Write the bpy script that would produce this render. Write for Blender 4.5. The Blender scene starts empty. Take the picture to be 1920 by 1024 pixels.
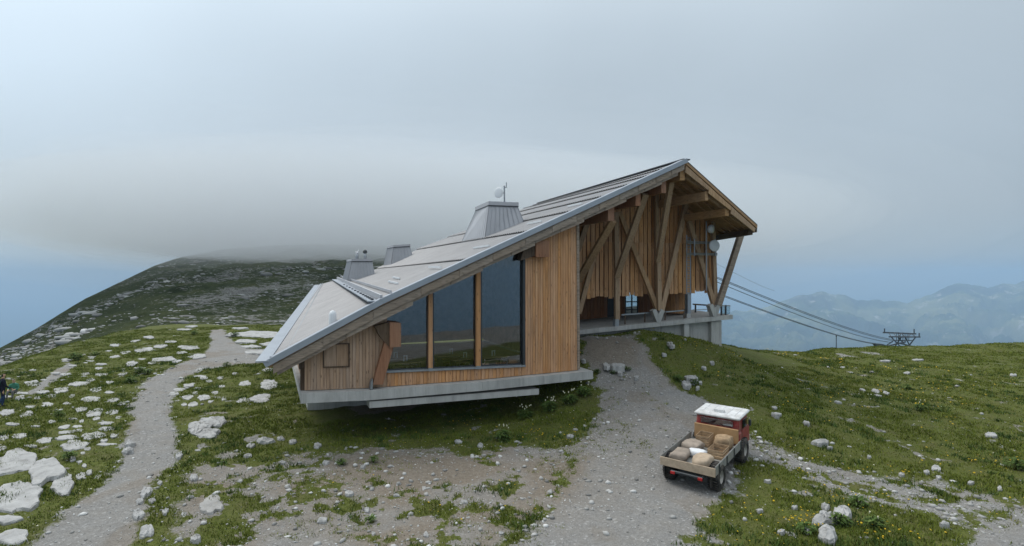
import bpy, math, random
import numpy as np
from mathutils import Vector, Matrix
random.seed(7); np.random.seed(7)
rng = np.random.default_rng(11)
sc = bpy.context.scene
col = sc.collection

# ------------------------------------------------------------------ camera
CAM_Z = 7.0
FOC = 974.0                      # focal length in photo pixels (1920 wide), horizon at row 512
cam_d = bpy.data.cameras.new('camera'); cam = bpy.data.objects.new('camera', cam_d); col.objects.link(cam)
cam.location = (0, 0, CAM_Z); cam.rotation_euler = (math.radians(90), 0, 0)
cam_d.sensor_width = 36.0; cam_d.lens = FOC / 1920.0 * 36.0
cam_d.clip_start = 0.1; cam_d.clip_end = 80000
sc.camera = cam

# ------------------------------------------------------------------ world, sun, exposure
SUN_AZ, SUN_EL = math.radians(-58), math.radians(56)     # azimuth from the view axis (+Y), towards the left
sun_dir = Vector((math.sin(SUN_AZ) * math.cos(SUN_EL), math.cos(SUN_AZ) * math.cos(SUN_EL), math.sin(SUN_EL)))
w = bpy.data.worlds.new('World'); sc.world = w; w.use_nodes = True
nt = w.node_tree; nt.nodes.clear()
def N(nt, typ, **kw):
    n = nt.nodes.new(typ)
    for k, v in kw.items(): setattr(n, k, v)
    return n
def L(nt, a, b): nt.links.new(a, b)
out = N(nt, 'ShaderNodeOutputWorld'); bg = N(nt, 'ShaderNodeBackground'); L(nt, bg.outputs[0], out.inputs[0])
sky = N(nt, 'ShaderNodeTexSky', sky_type='NISHITA'); sky.sun_disc = False
sky.sun_elevation = SUN_EL; sky.sun_rotation = SUN_AZ; sky.altitude = 2200; sky.dust_density = 3.0
tc = N(nt, 'ShaderNodeTexCoord')
sep = N(nt, 'ShaderNodeSeparateXYZ'); L(nt, tc.outputs['Generated'], sep.inputs[0])
ramp = N(nt, 'ShaderNodeValToRGB'); cr = ramp.color_ramp
mr = N(nt, 'ShaderNodeMapRange'); mr.inputs['From Min'].default_value = -0.2; mr.inputs['From Max'].default_value = 0.8
L(nt, sep.outputs['Z'], mr.inputs['Value']); L(nt, mr.outputs[0], ramp.inputs[0])
def s2l(c): return tuple(((x / 255) / 12.92 if x / 255 <= 0.04045 else ((x / 255 + 0.055) / 1.055) ** 2.4) for x in c)
stops = [(0.0, (84, 118, 148)), (0.165, (100, 134, 163)), (0.193, (132, 157, 179)), (0.225, (149, 167, 181)), (0.30, (157, 171, 182)),
         (0.42, (165, 179, 190)), (0.62, (174, 187, 197)), (1.0, (200, 208, 214))]
while len(cr.elements) < len(stops): cr.elements.new(0.5)
for el, (p, c) in zip(cr.elements, stops): el.position = p; el.color = (*s2l(c), 1)
# the bright veil of cloud round the hidden sun
lobe_dir = Vector((math.sin(math.radians(-58)) * math.cos(math.radians(26)), math.cos(math.radians(-58)) * math.cos(math.radians(26)), math.sin(math.radians(26))))
dot = N(nt, 'ShaderNodeVectorMath', operation='DOT_PRODUCT'); dot.inputs[1].default_value = lobe_dir
L(nt, tc.outputs['Generated'], dot.inputs[0])
mx0 = N(nt, 'ShaderNodeMath', operation='MAXIMUM'); L(nt, dot.outputs['Value'], mx0.inputs[0]); mx0.inputs[1].default_value = 0
pw = N(nt, 'ShaderNodeMath', operation='POWER'); L(nt, mx0.outputs[0], pw.inputs[0]); pw.inputs[1].default_value = 7.0
noi = N(nt, 'ShaderNodeTexNoise'); noi.inputs['Scale'].default_value = 1.9; noi.inputs['Detail'].default_value = 3.0; noi.inputs['Roughness'].default_value = 0.45
L(nt, tc.outputs['Generated'], noi.inputs['Vector'])
nmr = N(nt, 'ShaderNodeMapRange'); nmr.inputs['From Min'].default_value = 0.3; nmr.inputs['From Max'].default_value = 0.7
nmr.inputs['To Min'].default_value = 0.93; nmr.inputs['To Max'].default_value = 1.07
L(nt, noi.outputs['Fac'], nmr.inputs['Value'])
madd = N(nt, 'ShaderNodeMath', operation='MULTIPLY_ADD'); L(nt, pw.outputs[0], madd.inputs[0]); madd.inputs[1].default_value = 0.72; L(nt, nmr.outputs[0], madd.inputs[2])
vm = N(nt, 'ShaderNodeVectorMath', operation='SCALE'); L(nt, ramp.outputs[0], vm.inputs[0]); L(nt, madd.outputs[0], vm.inputs['Scale'])
skys = N(nt, 'ShaderNodeVectorMath', operation='SCALE'); L(nt, sky.outputs[0], skys.inputs[0]); skys.inputs['Scale'].default_value = 0.10
mixw = N(nt, 'ShaderNodeMix', data_type='RGBA'); mixw.inputs[0].default_value = 0.96
L(nt, skys.outputs[0], mixw.inputs[6]); L(nt, vm.outputs[0], mixw.inputs[7])
# an overcast vault is brighter overhead than near the horizon
zen = N(nt, 'ShaderNodeMapRange'); zen.interpolation_type = 'SMOOTHSTEP'; L(nt, sep.outputs['Z'], zen.inputs['Value'])
zen.inputs['From Min'].default_value = 0.3; zen.inputs['From Max'].default_value = 1.0; zen.inputs['To Min'].default_value = 1.0; zen.inputs['To Max'].default_value = 1.9
zs = N(nt, 'ShaderNodeVectorMath', operation='SCALE'); L(nt, mixw.outputs[2], zs.inputs[0]); L(nt, zen.outputs[0], zs.inputs['Scale'])
L(nt, zs.outputs[0], bg.inputs['Color']); bg.inputs['Strength'].default_value = 0.95

sl = bpy.data.lights.new('sun', 'SUN'); so = bpy.data.objects.new('sun', sl); col.objects.link(so)
sl.energy = 1.5; sl.angle = math.radians(28); sl.color = (1.0, 0.955, 0.89)
so.rotation_euler = sun_dir.to_track_quat('Z', 'Y').to_euler(); so.location = (-30, 10, 60)
vs = sc.view_settings; vs.view_transform = 'Standard'; vs.look = 'None'; vs.exposure = 0.32; vs.gamma = 1.0; vs.use_curve_mapping = False
sc.render.engine = 'CYCLES'
cy = sc.cycles; cy.use_denoising = True; cy.max_bounces = 6; cy.diffuse_bounces = 3; cy.glossy_bounces = 3; cy.transparent_max_bounces = 10
cy.volume_bounces = 2; cy.caustics_reflective = False; cy.caustics_refractive = False

# ------------------------------------------------------------------ materials
MATS = {}
def new_mat(name):
    m = bpy.data.materials.new(name); m.use_nodes = True
    nt = m.node_tree; b = nt.nodes['Principled BSDF']; MATS[name] = m
    return m, nt, b
def noise_node(nt, vec, scale, detail=4, rough=0.55, stretch=None, typ='noise'):
    if stretch:
        mp = N(nt, 'ShaderNodeMapping'); mp.inputs['Scale'].default_value = stretch; L(nt, vec, mp.inputs['Vector']); vec = mp.outputs[0]
    n = N(nt, 'ShaderNodeTexNoise'); n.inputs['Scale'].default_value = scale; n.inputs['Detail'].default_value = detail; n.inputs['Roughness'].default_value = rough
    L(nt, vec, n.inputs['Vector']); return n.outputs['Fac']
def ramp_node(nt, fac, stops):
    r = N(nt, 'ShaderNodeValToRGB'); cr = r.color_ramp
    while len(cr.elements) < len(stops): cr.elements.new(0.5)
    for el, (p, c) in zip(cr.elements, stops): el.position = p; el.color = (c[0], c[1], c[2], 1)
    L(nt, fac, r.inputs[0]); return r.outputs[0]
def mixc(nt, fac, a, b, mode='MIX'):
    m = N(nt, 'ShaderNodeMix', data_type='RGBA', blend_type=mode)
    for s, v in ((0, fac), (6, a), (7, b)):
        if hasattr(v, 'is_linked') or hasattr(v, 'links'): L(nt, v, m.inputs[s])
        else: m.inputs[s].default_value = v if s == 0 else (*v, 1)
    return m.outputs[2]
def math_node(nt, op, a, b=None, c=None, clamp=False):
    m = N(nt, 'ShaderNodeMath', operation=op); m.use_clamp = clamp
    for i, v in enumerate((a, b, c)):
        if v is None: continue
        if hasattr(v, 'links'): L(nt, v, m.inputs[i])
        else: m.inputs[i].default_value = v
    return m.outputs[0]
def bump(nt, b, h, strength=0.4, dist=0.02):
    bn = N(nt, 'ShaderNodeBump'); bn.inputs['Strength'].default_value = strength; bn.inputs['Distance'].default_value = dist
    L(nt, h, bn.inputs['Height']); L(nt, bn.outputs[0], b.inputs['Normal'])
def objcoord(nt, rand=True):
    tc = N(nt, 'ShaderNodeTexCoord')
    if not rand: return tc.outputs['Object'], None
    oi = N(nt, 'ShaderNodeObjectInfo'); v = N(nt, 'ShaderNodeVectorMath', operation='MULTIPLY_ADD')
    cmb = N(nt, 'ShaderNodeCombineXYZ')
    for i in range(3): L(nt, oi.outputs['Random'], cmb.inputs[i])
    L(nt, cmb.outputs[0], v.inputs[0]); v.inputs[1].default_value = (37, 53, 71); L(nt, tc.outputs['Object'], v.inputs[2])
    return v.outputs[0], oi.outputs['Random']

def wood(name, dark, mid, light, grey=0.0, vertical=True, rough=0.75):
    m, nt, b = new_mat(name)
    vec, rnd = objcoord(nt)
    st = (9, 9, 0.5) if vertical else (1.6, 1.6, 10)
    g = noise_node(nt, vec, 1.6, 6, 0.65, st)
    c = ramp_node(nt, g, [(0.28, dark), (0.5, mid), (0.75, light)])
    big = noise_node(nt, vec, 0.9, 3, 0.6, (1, 1, 0.5))
    c = mixc(nt, math_node(nt, 'MULTIPLY', ramp_node(nt, big, [(0.45, (0, 0, 0)), (0.8, (1, 1, 1))]), 0.45), c, (0.22, 0.155, 0.105))
    # knots
    mp = N(nt, 'ShaderNodeMapping'); mp.inputs['Scale'].default_value = (7, 7, 2.2) if vertical else (2.2, 2.2, 7); L(nt, vec, mp.inputs['Vector'])
    vo = N(nt, 'ShaderNodeTexVoronoi'); vo.inputs['Scale'].default_value = 1.0; L(nt, mp.outputs[0], vo.inputs['Vector'])
    k = ramp_node(nt, vo.outputs['Distance'], [(0.10, (1, 1, 1)), (0.2, (0, 0, 0))])
    c = mixc(nt, math_node(nt, 'MULTIPLY', k, 0.6), c, tuple(x * 0.35 for x in dark))
    # per board tone
    hv = N(nt, 'ShaderNodeHueSaturation'); L(nt, c, hv.inputs['Color'])
    v = N(nt, 'ShaderNodeMapRange'); L(nt, rnd, v.inputs['Value']); v.inputs['To Min'].default_value = 0.91; v.inputs['To Max'].default_value = 1.07
    L(nt, v.outputs[0], hv.inputs['Value'])
    r2 = math_node(nt, 'FRACT', math_node(nt, 'MULTIPLY', rnd, 7.31))
    v2 = N(nt, 'ShaderNodeMapRange'); L(nt, r2, v2.inputs['Value']); v2.inputs['To Min'].default_value = 0.90 - grey; v2.inputs['To Max'].default_value = 1.06 - grey
    L(nt, v2.outputs[0], hv.inputs['Saturation'])
    L(nt, hv.outputs[0], b.inputs['Base Color']); b.inputs['Roughness'].default_value = rough; b.inputs['Specular IOR Level'].default_value = 0.25
    bump(nt, b, g, 0.35, 0.01)
    return m
wood('board_wood', (0.33, 0.16, 0.072), (0.53, 0.272, 0.126), (0.63, 0.365, 0.19))
wood('left_board_wood', (0.27, 0.165, 0.10), (0.42, 0.27, 0.17), (0.52, 0.35, 0.235), grey=0.08)
wood('beam_wood', (0.26, 0.16, 0.09), (0.40, 0.26, 0.155), (0.50, 0.34, 0.21))
wood('hall_wood', (0.42, 0.20, 0.085), (0.64, 0.34, 0.16), (0.74, 0.45, 0.24))
wood('fascia_wood', (0.17, 0.13, 0.10), (0.29, 0.225, 0.17), (0.42, 0.33, 0.255), grey=0.08, vertical=False)
wood('soffit_wood', (0.27, 0.15, 0.07), (0.42, 0.245, 0.12), (0.50, 0.31, 0.165), vertical=False)
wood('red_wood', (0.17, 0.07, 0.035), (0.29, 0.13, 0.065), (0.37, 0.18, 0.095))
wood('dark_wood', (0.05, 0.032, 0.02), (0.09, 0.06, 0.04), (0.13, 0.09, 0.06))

def simple(name, colr, rough=0.6, metal=0.0, spec=0.5, var=0.15, scale=3.0, bmp=0.15):
    m, nt, b = new_mat(name)
    vec, rnd = objcoord(nt)
    n = noise_node(nt, vec, scale, 5, 0.6)
    c = ramp_node(nt, n, [(0.3, tuple(x * (1 - var) for x in colr)), (0.7, tuple(min(1, x * (1 + var)) for x in colr))])
    L(nt, c, b.inputs['Base Color']); b.inputs['Roughness'].default_value = rough; b.inputs['Metallic'].default_value = metal
    b.inputs['Specular IOR Level'].default_value = spec
    if bmp: bump(nt, b, noise_node(nt, vec, scale * 6, 3, 0.6), bmp, 0.01)
    return m
simple('roof_metal', (0.265, 0.26, 0.262), 0.5, 0.15, 0.35, 0.10, 0.7, 0.03)
m, nt, b = MATS['roof_metal'], MATS['roof_metal'].node_tree, MATS['roof_metal'].node_tree.nodes['Principled BSDF']
vec, rnd = objcoord(nt); st_ = noise_node(nt, vec, 1.4, 5, 0.7, (0.35, 1.6, 0.35)); src = b.inputs['Base Color'].links[0].from_socket
L(nt, mixc(nt, math_node(nt, 'MULTIPLY', ramp_node(nt, st_, [(0.45, (0, 0, 0)), (0.75, (1, 1, 1))]), 0.5), src, (0.17, 0.165, 0.16)), b.inputs['Base Color'])
simple('flashing_metal', (0.31, 0.335, 0.37), 0.42, 0.3, 0.5, 0.08, 1.5, 0.03)
simple('chimney_metal', (0.42, 0.42, 0.435), 0.5, 0.2, 0.4, 0.07, 1.0, 0.03)
simple('dark_metal', (0.06, 0.065, 0.07), 0.5, 0.6, 0.5)
simple('steel', (0.30, 0.32, 0.34), 0.45, 0.6, 0.5)
simple('pylon_steel', (0.10, 0.115, 0.125), 0.6, 0.3, 0.4)
simple('dish_white', (0.70, 0.71, 0.72), 0.45, 0, 0.4, 0.04)
simple('dish_grey', (0.58, 0.60, 0.63), 0.5, 0, 0.4, 0.05)
simple('white_plastic', (0.8, 0.8, 0.8), 0.4, 0, 0.5, 0.04)
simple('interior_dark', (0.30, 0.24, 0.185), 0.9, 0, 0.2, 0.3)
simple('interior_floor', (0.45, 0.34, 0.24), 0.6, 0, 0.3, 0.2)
simple('table_wood', (0.50, 0.33, 0.19), 0.5, 0, 0.4, 0.2)
simple('rubber', (0.015, 0.015, 0.016), 0.85, 0, 0.3, 0.2)
simple('rim_paint', (0.35, 0.33, 0.30), 0.5, 0.2, 0.4)
simple('truck_red', (0.26, 0.022, 0.020), 0.5, 0, 0.4, 0.3, 5)
def dusty(nm_, amt):
    nt = MATS[nm_].node_tree; b = nt.nodes['Principled BSDF']; vec, rnd = objcoord(nt)
    d_ = ramp_node(nt, noise_node(nt, vec, 3.0, 7, 0.7), [(0.42, (0, 0, 0)), (0.68, (1, 1, 1))]); src = b.inputs['Base Color'].links[0].from_socket
    L(nt, mixc(nt, math_node(nt, 'MULTIPLY', d_, amt), src, (0.24, 0.205, 0.165)), b.inputs['Base Color'])
dusty('truck_red', 0.55)
simple('truck_white', (0.66, 0.665, 0.665), 0.5, 0, 0.4, 0.12, 4)
simple('bed_grey', (0.27, 0.27, 0.255), 0.6, 0.2, 0.4, 0.2, 5)
dusty('truck_white', 0.45); dusty('bed_grey', 0.6); dusty('rubber', 0.5)
simple('plywood', (0.42, 0.25, 0.12), 0.6, 0, 0.3, 0.18, 4)
simple('crate_wood', (0.33, 0.23, 0.14), 0.8, 0, 0.2, 0.3, 8)
simple('sack_cloth', (0.42, 0.33, 0.24), 0.9, 0, 0.2, 0.2, 6)
simple('tarp_grey', (0.30, 0.25, 0.205), 0.8, 0, 0.2, 0.25, 4)
simple('white_bag', (0.68, 0.69, 0.7), 0.6, 0, 0.3, 0.08, 6)
simple('lamp_red', (0.4, 0.01, 0.01), 0.3)
simple('skin', (0.50, 0.31, 0.22), 0.6, 0, 0.3, 0.06)
simple('hair_dark', (0.03, 0.022, 0.018), 0.8, 0, 0.2)
simple('cloth_navy', (0.018, 0.02, 0.035), 0.9, 0, 0.15, 0.3, 20)
simple('cloth_blue', (0.03, 0.055, 0.12), 0.9, 0, 0.15, 0.3, 20)
simple('cloth_green', (0.06, 0.20, 0.14), 0.9, 0, 0.15, 0.3, 20)
simple('cloth_grey', (0.14, 0.14, 0.14), 0.9, 0, 0.15, 0.3, 20)
simple('shoe', (0.04, 0.03, 0.025), 0.8, 0, 0.2)
simple('soil', (0.10, 0.08, 0.06), 0.95, 0, 0.1, 0.3, 3)

# concrete with stains
m, nt, b = new_mat('concrete')
vec, rnd = objcoord(nt)
n1 = noise_node(nt, vec, 1.1, 6, 0.65, (1, 1, 0.35)); n2 = noise_node(nt, vec, 14, 4, 0.6)
c = ramp_node(nt, n1, [(0.28, (0.33, 0.325, 0.31)), (0.5, (0.46, 0.455, 0.435)), (0.72, (0.55, 0.545, 0.525))])
c = mixc(nt, math_node(nt, 'MULTIPLY', n2, 0.35), c, (0.30, 0.29, 0.28))
n3 = noise_node(nt, vec, 2.6, 5, 0.7, (1.6, 1.6, 0.12))
c = mixc(nt, math_node(nt, 'MULTIPLY', ramp_node(nt, n3, [(0.5, (0, 0, 0)), (0.7, (1, 1, 1))]), 0.55), c, (0.20, 0.195, 0.185))
L(nt, c, b.inputs['Base Color']); b.inputs['Roughness'].default_value = 0.9; bump(nt, b, n2, 0.25, 0.01)

# window glass: clear sheet that mirrors the sky
m, nt, b = new_mat('window_glass'); nt.nodes.remove(b)
o = nt.nodes['Material Output']
tr = N(nt, 'ShaderNodeBsdfTransparent'); tr.inputs[0].default_value = (0.88, 0.90, 0.90, 1)
gl = N(nt, 'ShaderNodeBsdfGlossy'); gl.inputs['Roughness'].default_value = 0.015; gl.inputs['Color'].default_value = (0.80, 0.84, 0.86, 1)
fr = N(nt, 'ShaderNodeFresnel'); fr.inputs['IOR'].default_value = 1.9
ms = N(nt, 'ShaderNodeMixShader'); L(nt, fr.outputs[0], ms.inputs[0]); L(nt, tr.outputs[0], ms.inputs[1]); L(nt, gl.outputs[0], ms.inputs[2]); L(nt, ms.outputs[0], o.inputs[0])
m, nt, b = new_mat('clear_glass'); nt.nodes.remove(b)
o = nt.nodes['Material Output']
tr = N(nt, 'ShaderNodeBsdfTransparent'); tr.inputs[0].default_value = (0.75, 0.8, 0.8, 1)
gl = N(nt, 'ShaderNodeBsdfGlossy'); gl.inputs['Roughness'].default_value = 0.03
fr = N(nt, 'ShaderNodeFresnel'); fr.inputs['IOR'].default_value = 1.5
ms = N(nt, 'ShaderNodeMixShader'); L(nt, fr.outputs[0], ms.inputs[0]); L(nt, tr.outputs[0], ms.inputs[1]); L(nt, gl.outputs[0], ms.inputs[2]); L(nt, ms.outputs[0], o.inputs[0])

# limestone
def rockmat(name, lo, mid, hi):
    m, nt, b = new_mat(name)
    vec, rnd = objcoord(nt)
    n1 = noise_node(nt, vec, 2.2, 7, 0.65); n2 = noise_node(nt, vec, 13, 5, 0.7)
    c = ramp_node(nt, n1, [(0.3, lo), (0.45, mid), (0.7, hi)])
    k = ramp_node(nt, n2, [(0.56, (0, 0, 0)), (0.72, (1, 1, 1))])
    c = mixc(nt, math_node(nt, 'MULTIPLY', k, 0.5), c, (0.22, 0.20, 0.17))
    lich = ramp_node(nt, noise_node(nt, vec, 3.5, 4, 0.6), [(0.6, (0, 0, 0)), (0.72, (1, 1, 1))])
    c = mixc(nt, math_node(nt, 'MULTIPLY', lich, 0.25), c, (0.30, 0.25, 0.14))
    L(nt, c, b.inputs['Base Color']); b.inputs['Roughness'].default_value = 0.92; b.inputs['Specular IOR Level'].default_value = 0.2
    hh = math_node(nt, 'ADD', n1, math_node(nt, 'MULTIPLY', n2, 0.4)); bump(nt, b, hh, 0.7, 0.08)
    return m
rockmat('limestone', (0.19, 0.187, 0.18), (0.34, 0.336, 0.327), (0.45, 0.446, 0.435))
rockmat('grey_rock', (0.20, 0.195, 0.185), (0.30, 0.29, 0.275), (0.40, 0.39, 0.37))

# ground: grass / gravel / bare earth by world-fixed attributes
m, nt, b = new_mat('ground')
tcn = N(nt, 'ShaderNodeTexCoord'); vec = tcn.outputs['Object']
def attr(nt, name):
    a = N(nt, 'ShaderNodeAttribute'); a.attribute_name = name; return a.outputs['Fac']
gr, di = attr(nt, 'gravel'), attr(nt, 'dirt')
n_f = noise_node(nt, vec, 9.0, 6, 0.7); n_m = noise_node(nt, vec, 1.3, 5, 0.6); n_l = noise_node(nt, vec, 0.22, 4, 0.6); n_ff = noise_node(nt, vec, 30.0, 3, 0.7)
grass = ramp_node(nt, n_f, [(0.3, (0.050, 0.064, 0.012)), (0.5, (0.088, 0.106, 0.021)), (0.72, (0.140, 0.150, 0.040))])
straw = ramp_node(nt, n_f, [(0.3, (0.06, 0.055, 0.024)), (0.55, (0.125, 0.108, 0.052)), (0.75, (0.20, 0.175, 0.10))])
grass = mixc(nt, math_node(nt, 'MULTIPLY', ramp_node(nt, n_m, [(0.42, (0, 0, 0)), (0.68, (1, 1, 1))]), 0.6), grass, straw)
grass = mixc(nt, ramp_node(nt, n_l, [(0.35, (0, 0, 0)), (0.65, (0.45, 0.45, 0.45))]), grass, (0.075, 0.085, 0.022))
vo = N(nt, 'ShaderNodeTexVoronoi'); vo.inputs['Scale'].default_value = 16.0; L(nt, vec, vo.inputs['Vector'])
vsep = N(nt, 'ShaderNodeSeparateColor'); L(nt, vo.outputs['Color'], vsep.inputs[0])
grav = ramp_node(nt, vsep.outputs[0], [(0.0, (0.155, 0.152, 0.145)), (0.5, (0.215, 0.211, 0.203)), (0.93, (0.27, 0.266, 0.258)), (0.985, (0.44, 0.436, 0.425))])
grav = mixc(nt, 0.45, grav, ramp_node(nt, n_ff, [(0.3, (0.14, 0.136, 0.128)), (0.7, (0.32, 0.312, 0.30))]))
grav = mixc(nt, math_node(nt, 'MULTIPLY', ramp_node(nt, n_m, [(0.35, (0, 0, 0)), (0.7, (1, 1, 1))]), 0.35), grav, (0.25, 0.225, 0.19))
earth = ramp_node(nt, n_f, [(0.3, (0.12, 0.095, 0.066)), (0.55, (0.20, 0.163, 0.122)), (0.78, (0.30, 0.262, 0.215))])
grav = mixc(nt, di, grav, earth)
edge = math_node(nt, 'ADD', gr, math_node(nt, 'MULTIPLY', math_node(nt, 'SUBTRACT', n_f, 0.5), 0.9))
fac = ramp_node(nt, edge, [(0.40, (0, 0, 0)), (0.60, (1, 1, 1))])
c = mixc(nt, fac, grass, grav)
L(nt, c, b.inputs['Base Color']); b.inputs['Roughness'].default_value = 0.95; b.inputs['Specular IOR Level'].default_value = 0.15
bump(nt, b, math_node(nt, 'ADD', n_f, math_node(nt, 'MULTIPLY', vo.outputs['Distance'], 0.5)), 0.8, 0.06)

# grass blades and flowers: per-blade tint
def tinted(name, stops, rough=0.8, trans=True):
    m, nt, b = new_mat(name)
    c = ramp_node(nt, attr(nt, 'tint'), stops)
    L(nt, c, b.inputs['Base Color']); b.inputs['Roughness'].default_value = rough; b.inputs['Specular IOR Level'].default_value = 0.2
    return m
tinted('grass_blade', [(0.0, (0.076, 0.102, 0.012)), (0.45, (0.128, 0.160, 0.021)), (0.8, (0.188, 0.202, 0.038)), (1.0, (0.25, 0.225, 0.09))])
tinted('leaf_green', [(0.0, (0.045, 0.080, 0.016)), (0.6, (0.080, 0.130, 0.028)), (1.0, (0.125, 0.17, 0.045))])
tinted('pebble', [(0.0, (0.17, 0.165, 0.155)), (0.5, (0.36, 0.355, 0.34)), (1.0, (0.60, 0.595, 0.58))])
simple('petal_yellow', (0.75, 0.50, 0.02), 0.6, 0, 0.3, 0.1)
simple('petal_white', (0.70, 0.68, 0.50), 0.6, 0, 0.3, 0.1)

# hill: turf broken by bedded limestone
m, nt, b = new_mat('hill_ground')
tcn = N(nt, 'ShaderNodeTexCoord'); vec = tcn.outputs['Object']
geo = N(nt, 'ShaderNodeNewGeometry'); gs = N(nt, 'ShaderNodeSeparateXYZ'); L(nt, geo.outputs['Normal'], gs.inputs[0])
a1 = noise_node(nt, vec, 0.10, 6, 0.65); a2 = noise_node(nt, vec, 0.75, 7, 0.75, (0.55, 0.55, 4.0)); a3 = noise_node(nt, vec, 0.022, 4, 0.6); a4 = noise_node(nt, vec, 2.2, 4, 0.7, (1, 1, 2.0))
gcol = ramp_node(nt, a1, [(0.3, (0.025, 0.035, 0.011)), (0.5, (0.048, 0.061, 0.019)), (0.72, (0.085, 0.090, 0.033))])
gcol = mixc(nt, ramp_node(nt, a4, [(0.35, (0.5, 0.5, 0.5)), (0.6, (0, 0, 0))]), gcol, (0.018, 0.026, 0.009))
rcol = ramp_node(nt, a4, [(0.25, (0.07, 0.066, 0.06)), (0.5, (0.21, 0.205, 0.19)), (0.75, (0.42, 0.41, 0.385))])
rk = math_node(nt, 'ADD', a2, math_node(nt, 'MULTIPLY', math_node(nt, 'SUBTRACT', a3, 0.5), 0.7))
rk = math_node(nt, 'ADD', rk, math_node(nt, 'MULTIPLY', attr(nt, 'rock'), 0.10))
steep = N(nt, 'ShaderNodeMapRange'); L(nt, gs.outputs['Z'], steep.inputs['Value']); steep.inputs['From Min'].default_value = 0.80; steep.inputs['From Max'].default_value = 0.45; steep.inputs['To Min'].default_value = 0.0; steep.inputs['To Max'].default_value = 0.16
rk = math_node(nt, 'ADD', rk, steep.outputs[0])
rf = ramp_node(nt, rk, [(0.555, (0, 0, 0)), (0.63, (1, 1, 1))])
c = mixc(nt, rf, gcol, rcol)
L(nt, c, b.inputs['Base Color']); b.inputs['Roughness'].default_value = 0.95; b.inputs['Specular IOR Level'].default_value = 0.1
bump(nt, b, math_node(nt, 'ADD', a2, math_node(nt, 'MULTIPLY', a4, 0.6)), 1.0, 0.8)

# far mountains: forest, alp and bare rock
m, nt, b = new_mat('mountain_ground')
tcn = N(nt, 'ShaderNodeTexCoord'); vec = tcn.outputs['Object']
a1 = noise_node(nt, vec, 0.0011, 7, 0.62); a2 = noise_node(nt, vec, 0.0035, 7, 0.7); 
c = ramp_node(nt, a1, [(0.40, (0.010, 0.020, 0.012)), (0.5, (0.06, 0.085, 0.03)), (0.58, (0.20, 0.20, 0.08))])
c = mixc(nt, ramp_node(nt, a2, [(0.57, (0, 0, 0)), (0.64, (1, 1, 1))]), c, (0.46, 0.42, 0.36))
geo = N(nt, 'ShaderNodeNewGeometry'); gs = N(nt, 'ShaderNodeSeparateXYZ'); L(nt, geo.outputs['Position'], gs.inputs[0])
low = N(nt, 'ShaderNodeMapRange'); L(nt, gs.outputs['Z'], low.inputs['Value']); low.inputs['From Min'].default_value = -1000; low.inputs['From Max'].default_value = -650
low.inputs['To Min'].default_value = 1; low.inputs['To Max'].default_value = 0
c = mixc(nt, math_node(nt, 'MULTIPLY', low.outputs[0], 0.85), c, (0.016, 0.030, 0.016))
L(nt, c, b.inputs['Base Color']); b.inputs['Roughness'].default_value = 1.0; b.inputs['Specular IOR Level'].default_value = 0.0

# ------------------------------------------------------------------ helpers
def mesh_obj(name, verts, faces, mat, parent=None, smooth=False):
    off = parent.matrix_world.translation if parent is not None else Vector((0, 0, 0))
    if parent is not None:
        off = Vector(parent['_o'])
    me = bpy.data.meshes.new(name)
    me.from_pydata([tuple(Vector(v) - off) for v in verts], [], [list(f) for f in faces])
    if mat: me.materials.append(MATS[mat] if isinstance(mat, str) else mat)
    if smooth: me.polygons.foreach_set('use_smooth', [True] * len(me.polygons))
    me.update()
    o = bpy.data.objects.new(name, me); col.objects.link(o)
    if parent is not None: o.parent = parent; o['_o'] = tuple(off)
    return o
def fast_mesh(name, V, F, mat, attrs=None, smooth=False):
    """V (n,3), F (m,k) arrays -> object"""
    me = bpy.data.meshes.new(name); V = np.asarray(V, np.float32); F = np.asarray(F, np.int32); k = F.shape[1]
    me.vertices.add(len(V)); me.vertices.foreach_set('co', V.ravel())
    me.loops.add(F.size); me.loops.foreach_set('vertex_index', F.ravel())
    me.polygons.add(len(F)); me.polygons.foreach_set('loop_start', np.arange(0, F.size, k, dtype=np.int32))
    try: me.polygons.foreach_set('loop_total', np.full(len(F), k, np.int32))
    except Exception: pass
    me.update(calc_edges=True); me.validate()
    for an, arr in (attrs or {}).items():
        a = me.attributes.new(an, 'FLOAT', 'POINT'); a.data.foreach_set('value', np.asarray(arr, np.float32))
    if smooth: me.polygons.foreach_set('use_smooth', np.ones(len(F), bool))
    me.materials.append(MATS[mat])
    o = bpy.data.objects.new(name, me); col.objects.link(o); return o
def thing(name, label, cat, loc=(0, 0, 0), group=None):
    o = bpy.data.objects.new(name, None); col.objects.link(o); o.location = loc; o['_o'] = tuple(loc)
    o.empty_display_size = 0.3
    return tag(o, label, cat, group)
def tag(o, label=None, cat=None, group=None, kind=None):
    if label: o['label'] = label
    if cat: o['category'] = cat
    if group: o['group'] = group
    if kind: o['kind'] = kind
    return o
def prism_vf(poly, ext):
    n = len(poly); a = [Vector(p) for p in poly]; e = Vector(ext); bq = [p + e for p in a]
    nrm = Vector((0, 0, 0))
    for i in range(n): nrm += a[i].cross(a[(i + 1) % n])
    f = [tuple(range(n)), tuple(range(2 * n - 1, n - 1, -1))]
    f += [(i, i + n, (i + 1) % n + n, (i + 1) % n) for i in range(n)]
    if nrm.dot(e) > 0: f = [tuple(reversed(x)) for x in f]
    return a + bq, f
def prism(name, poly, ext, mat, parent=None):
    v, f = prism_vf(poly, ext); return mesh_obj(name, v, f, mat, parent)
def multi(name, parts, mat, parent=None, smooth=False):
    V, F = [], []
    for v, f in parts:
        o = len(V); V += list(v); F += [tuple(i + o for i in x) for x in f]
    return mesh_obj(name, V, F, mat, parent, smooth)
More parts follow.
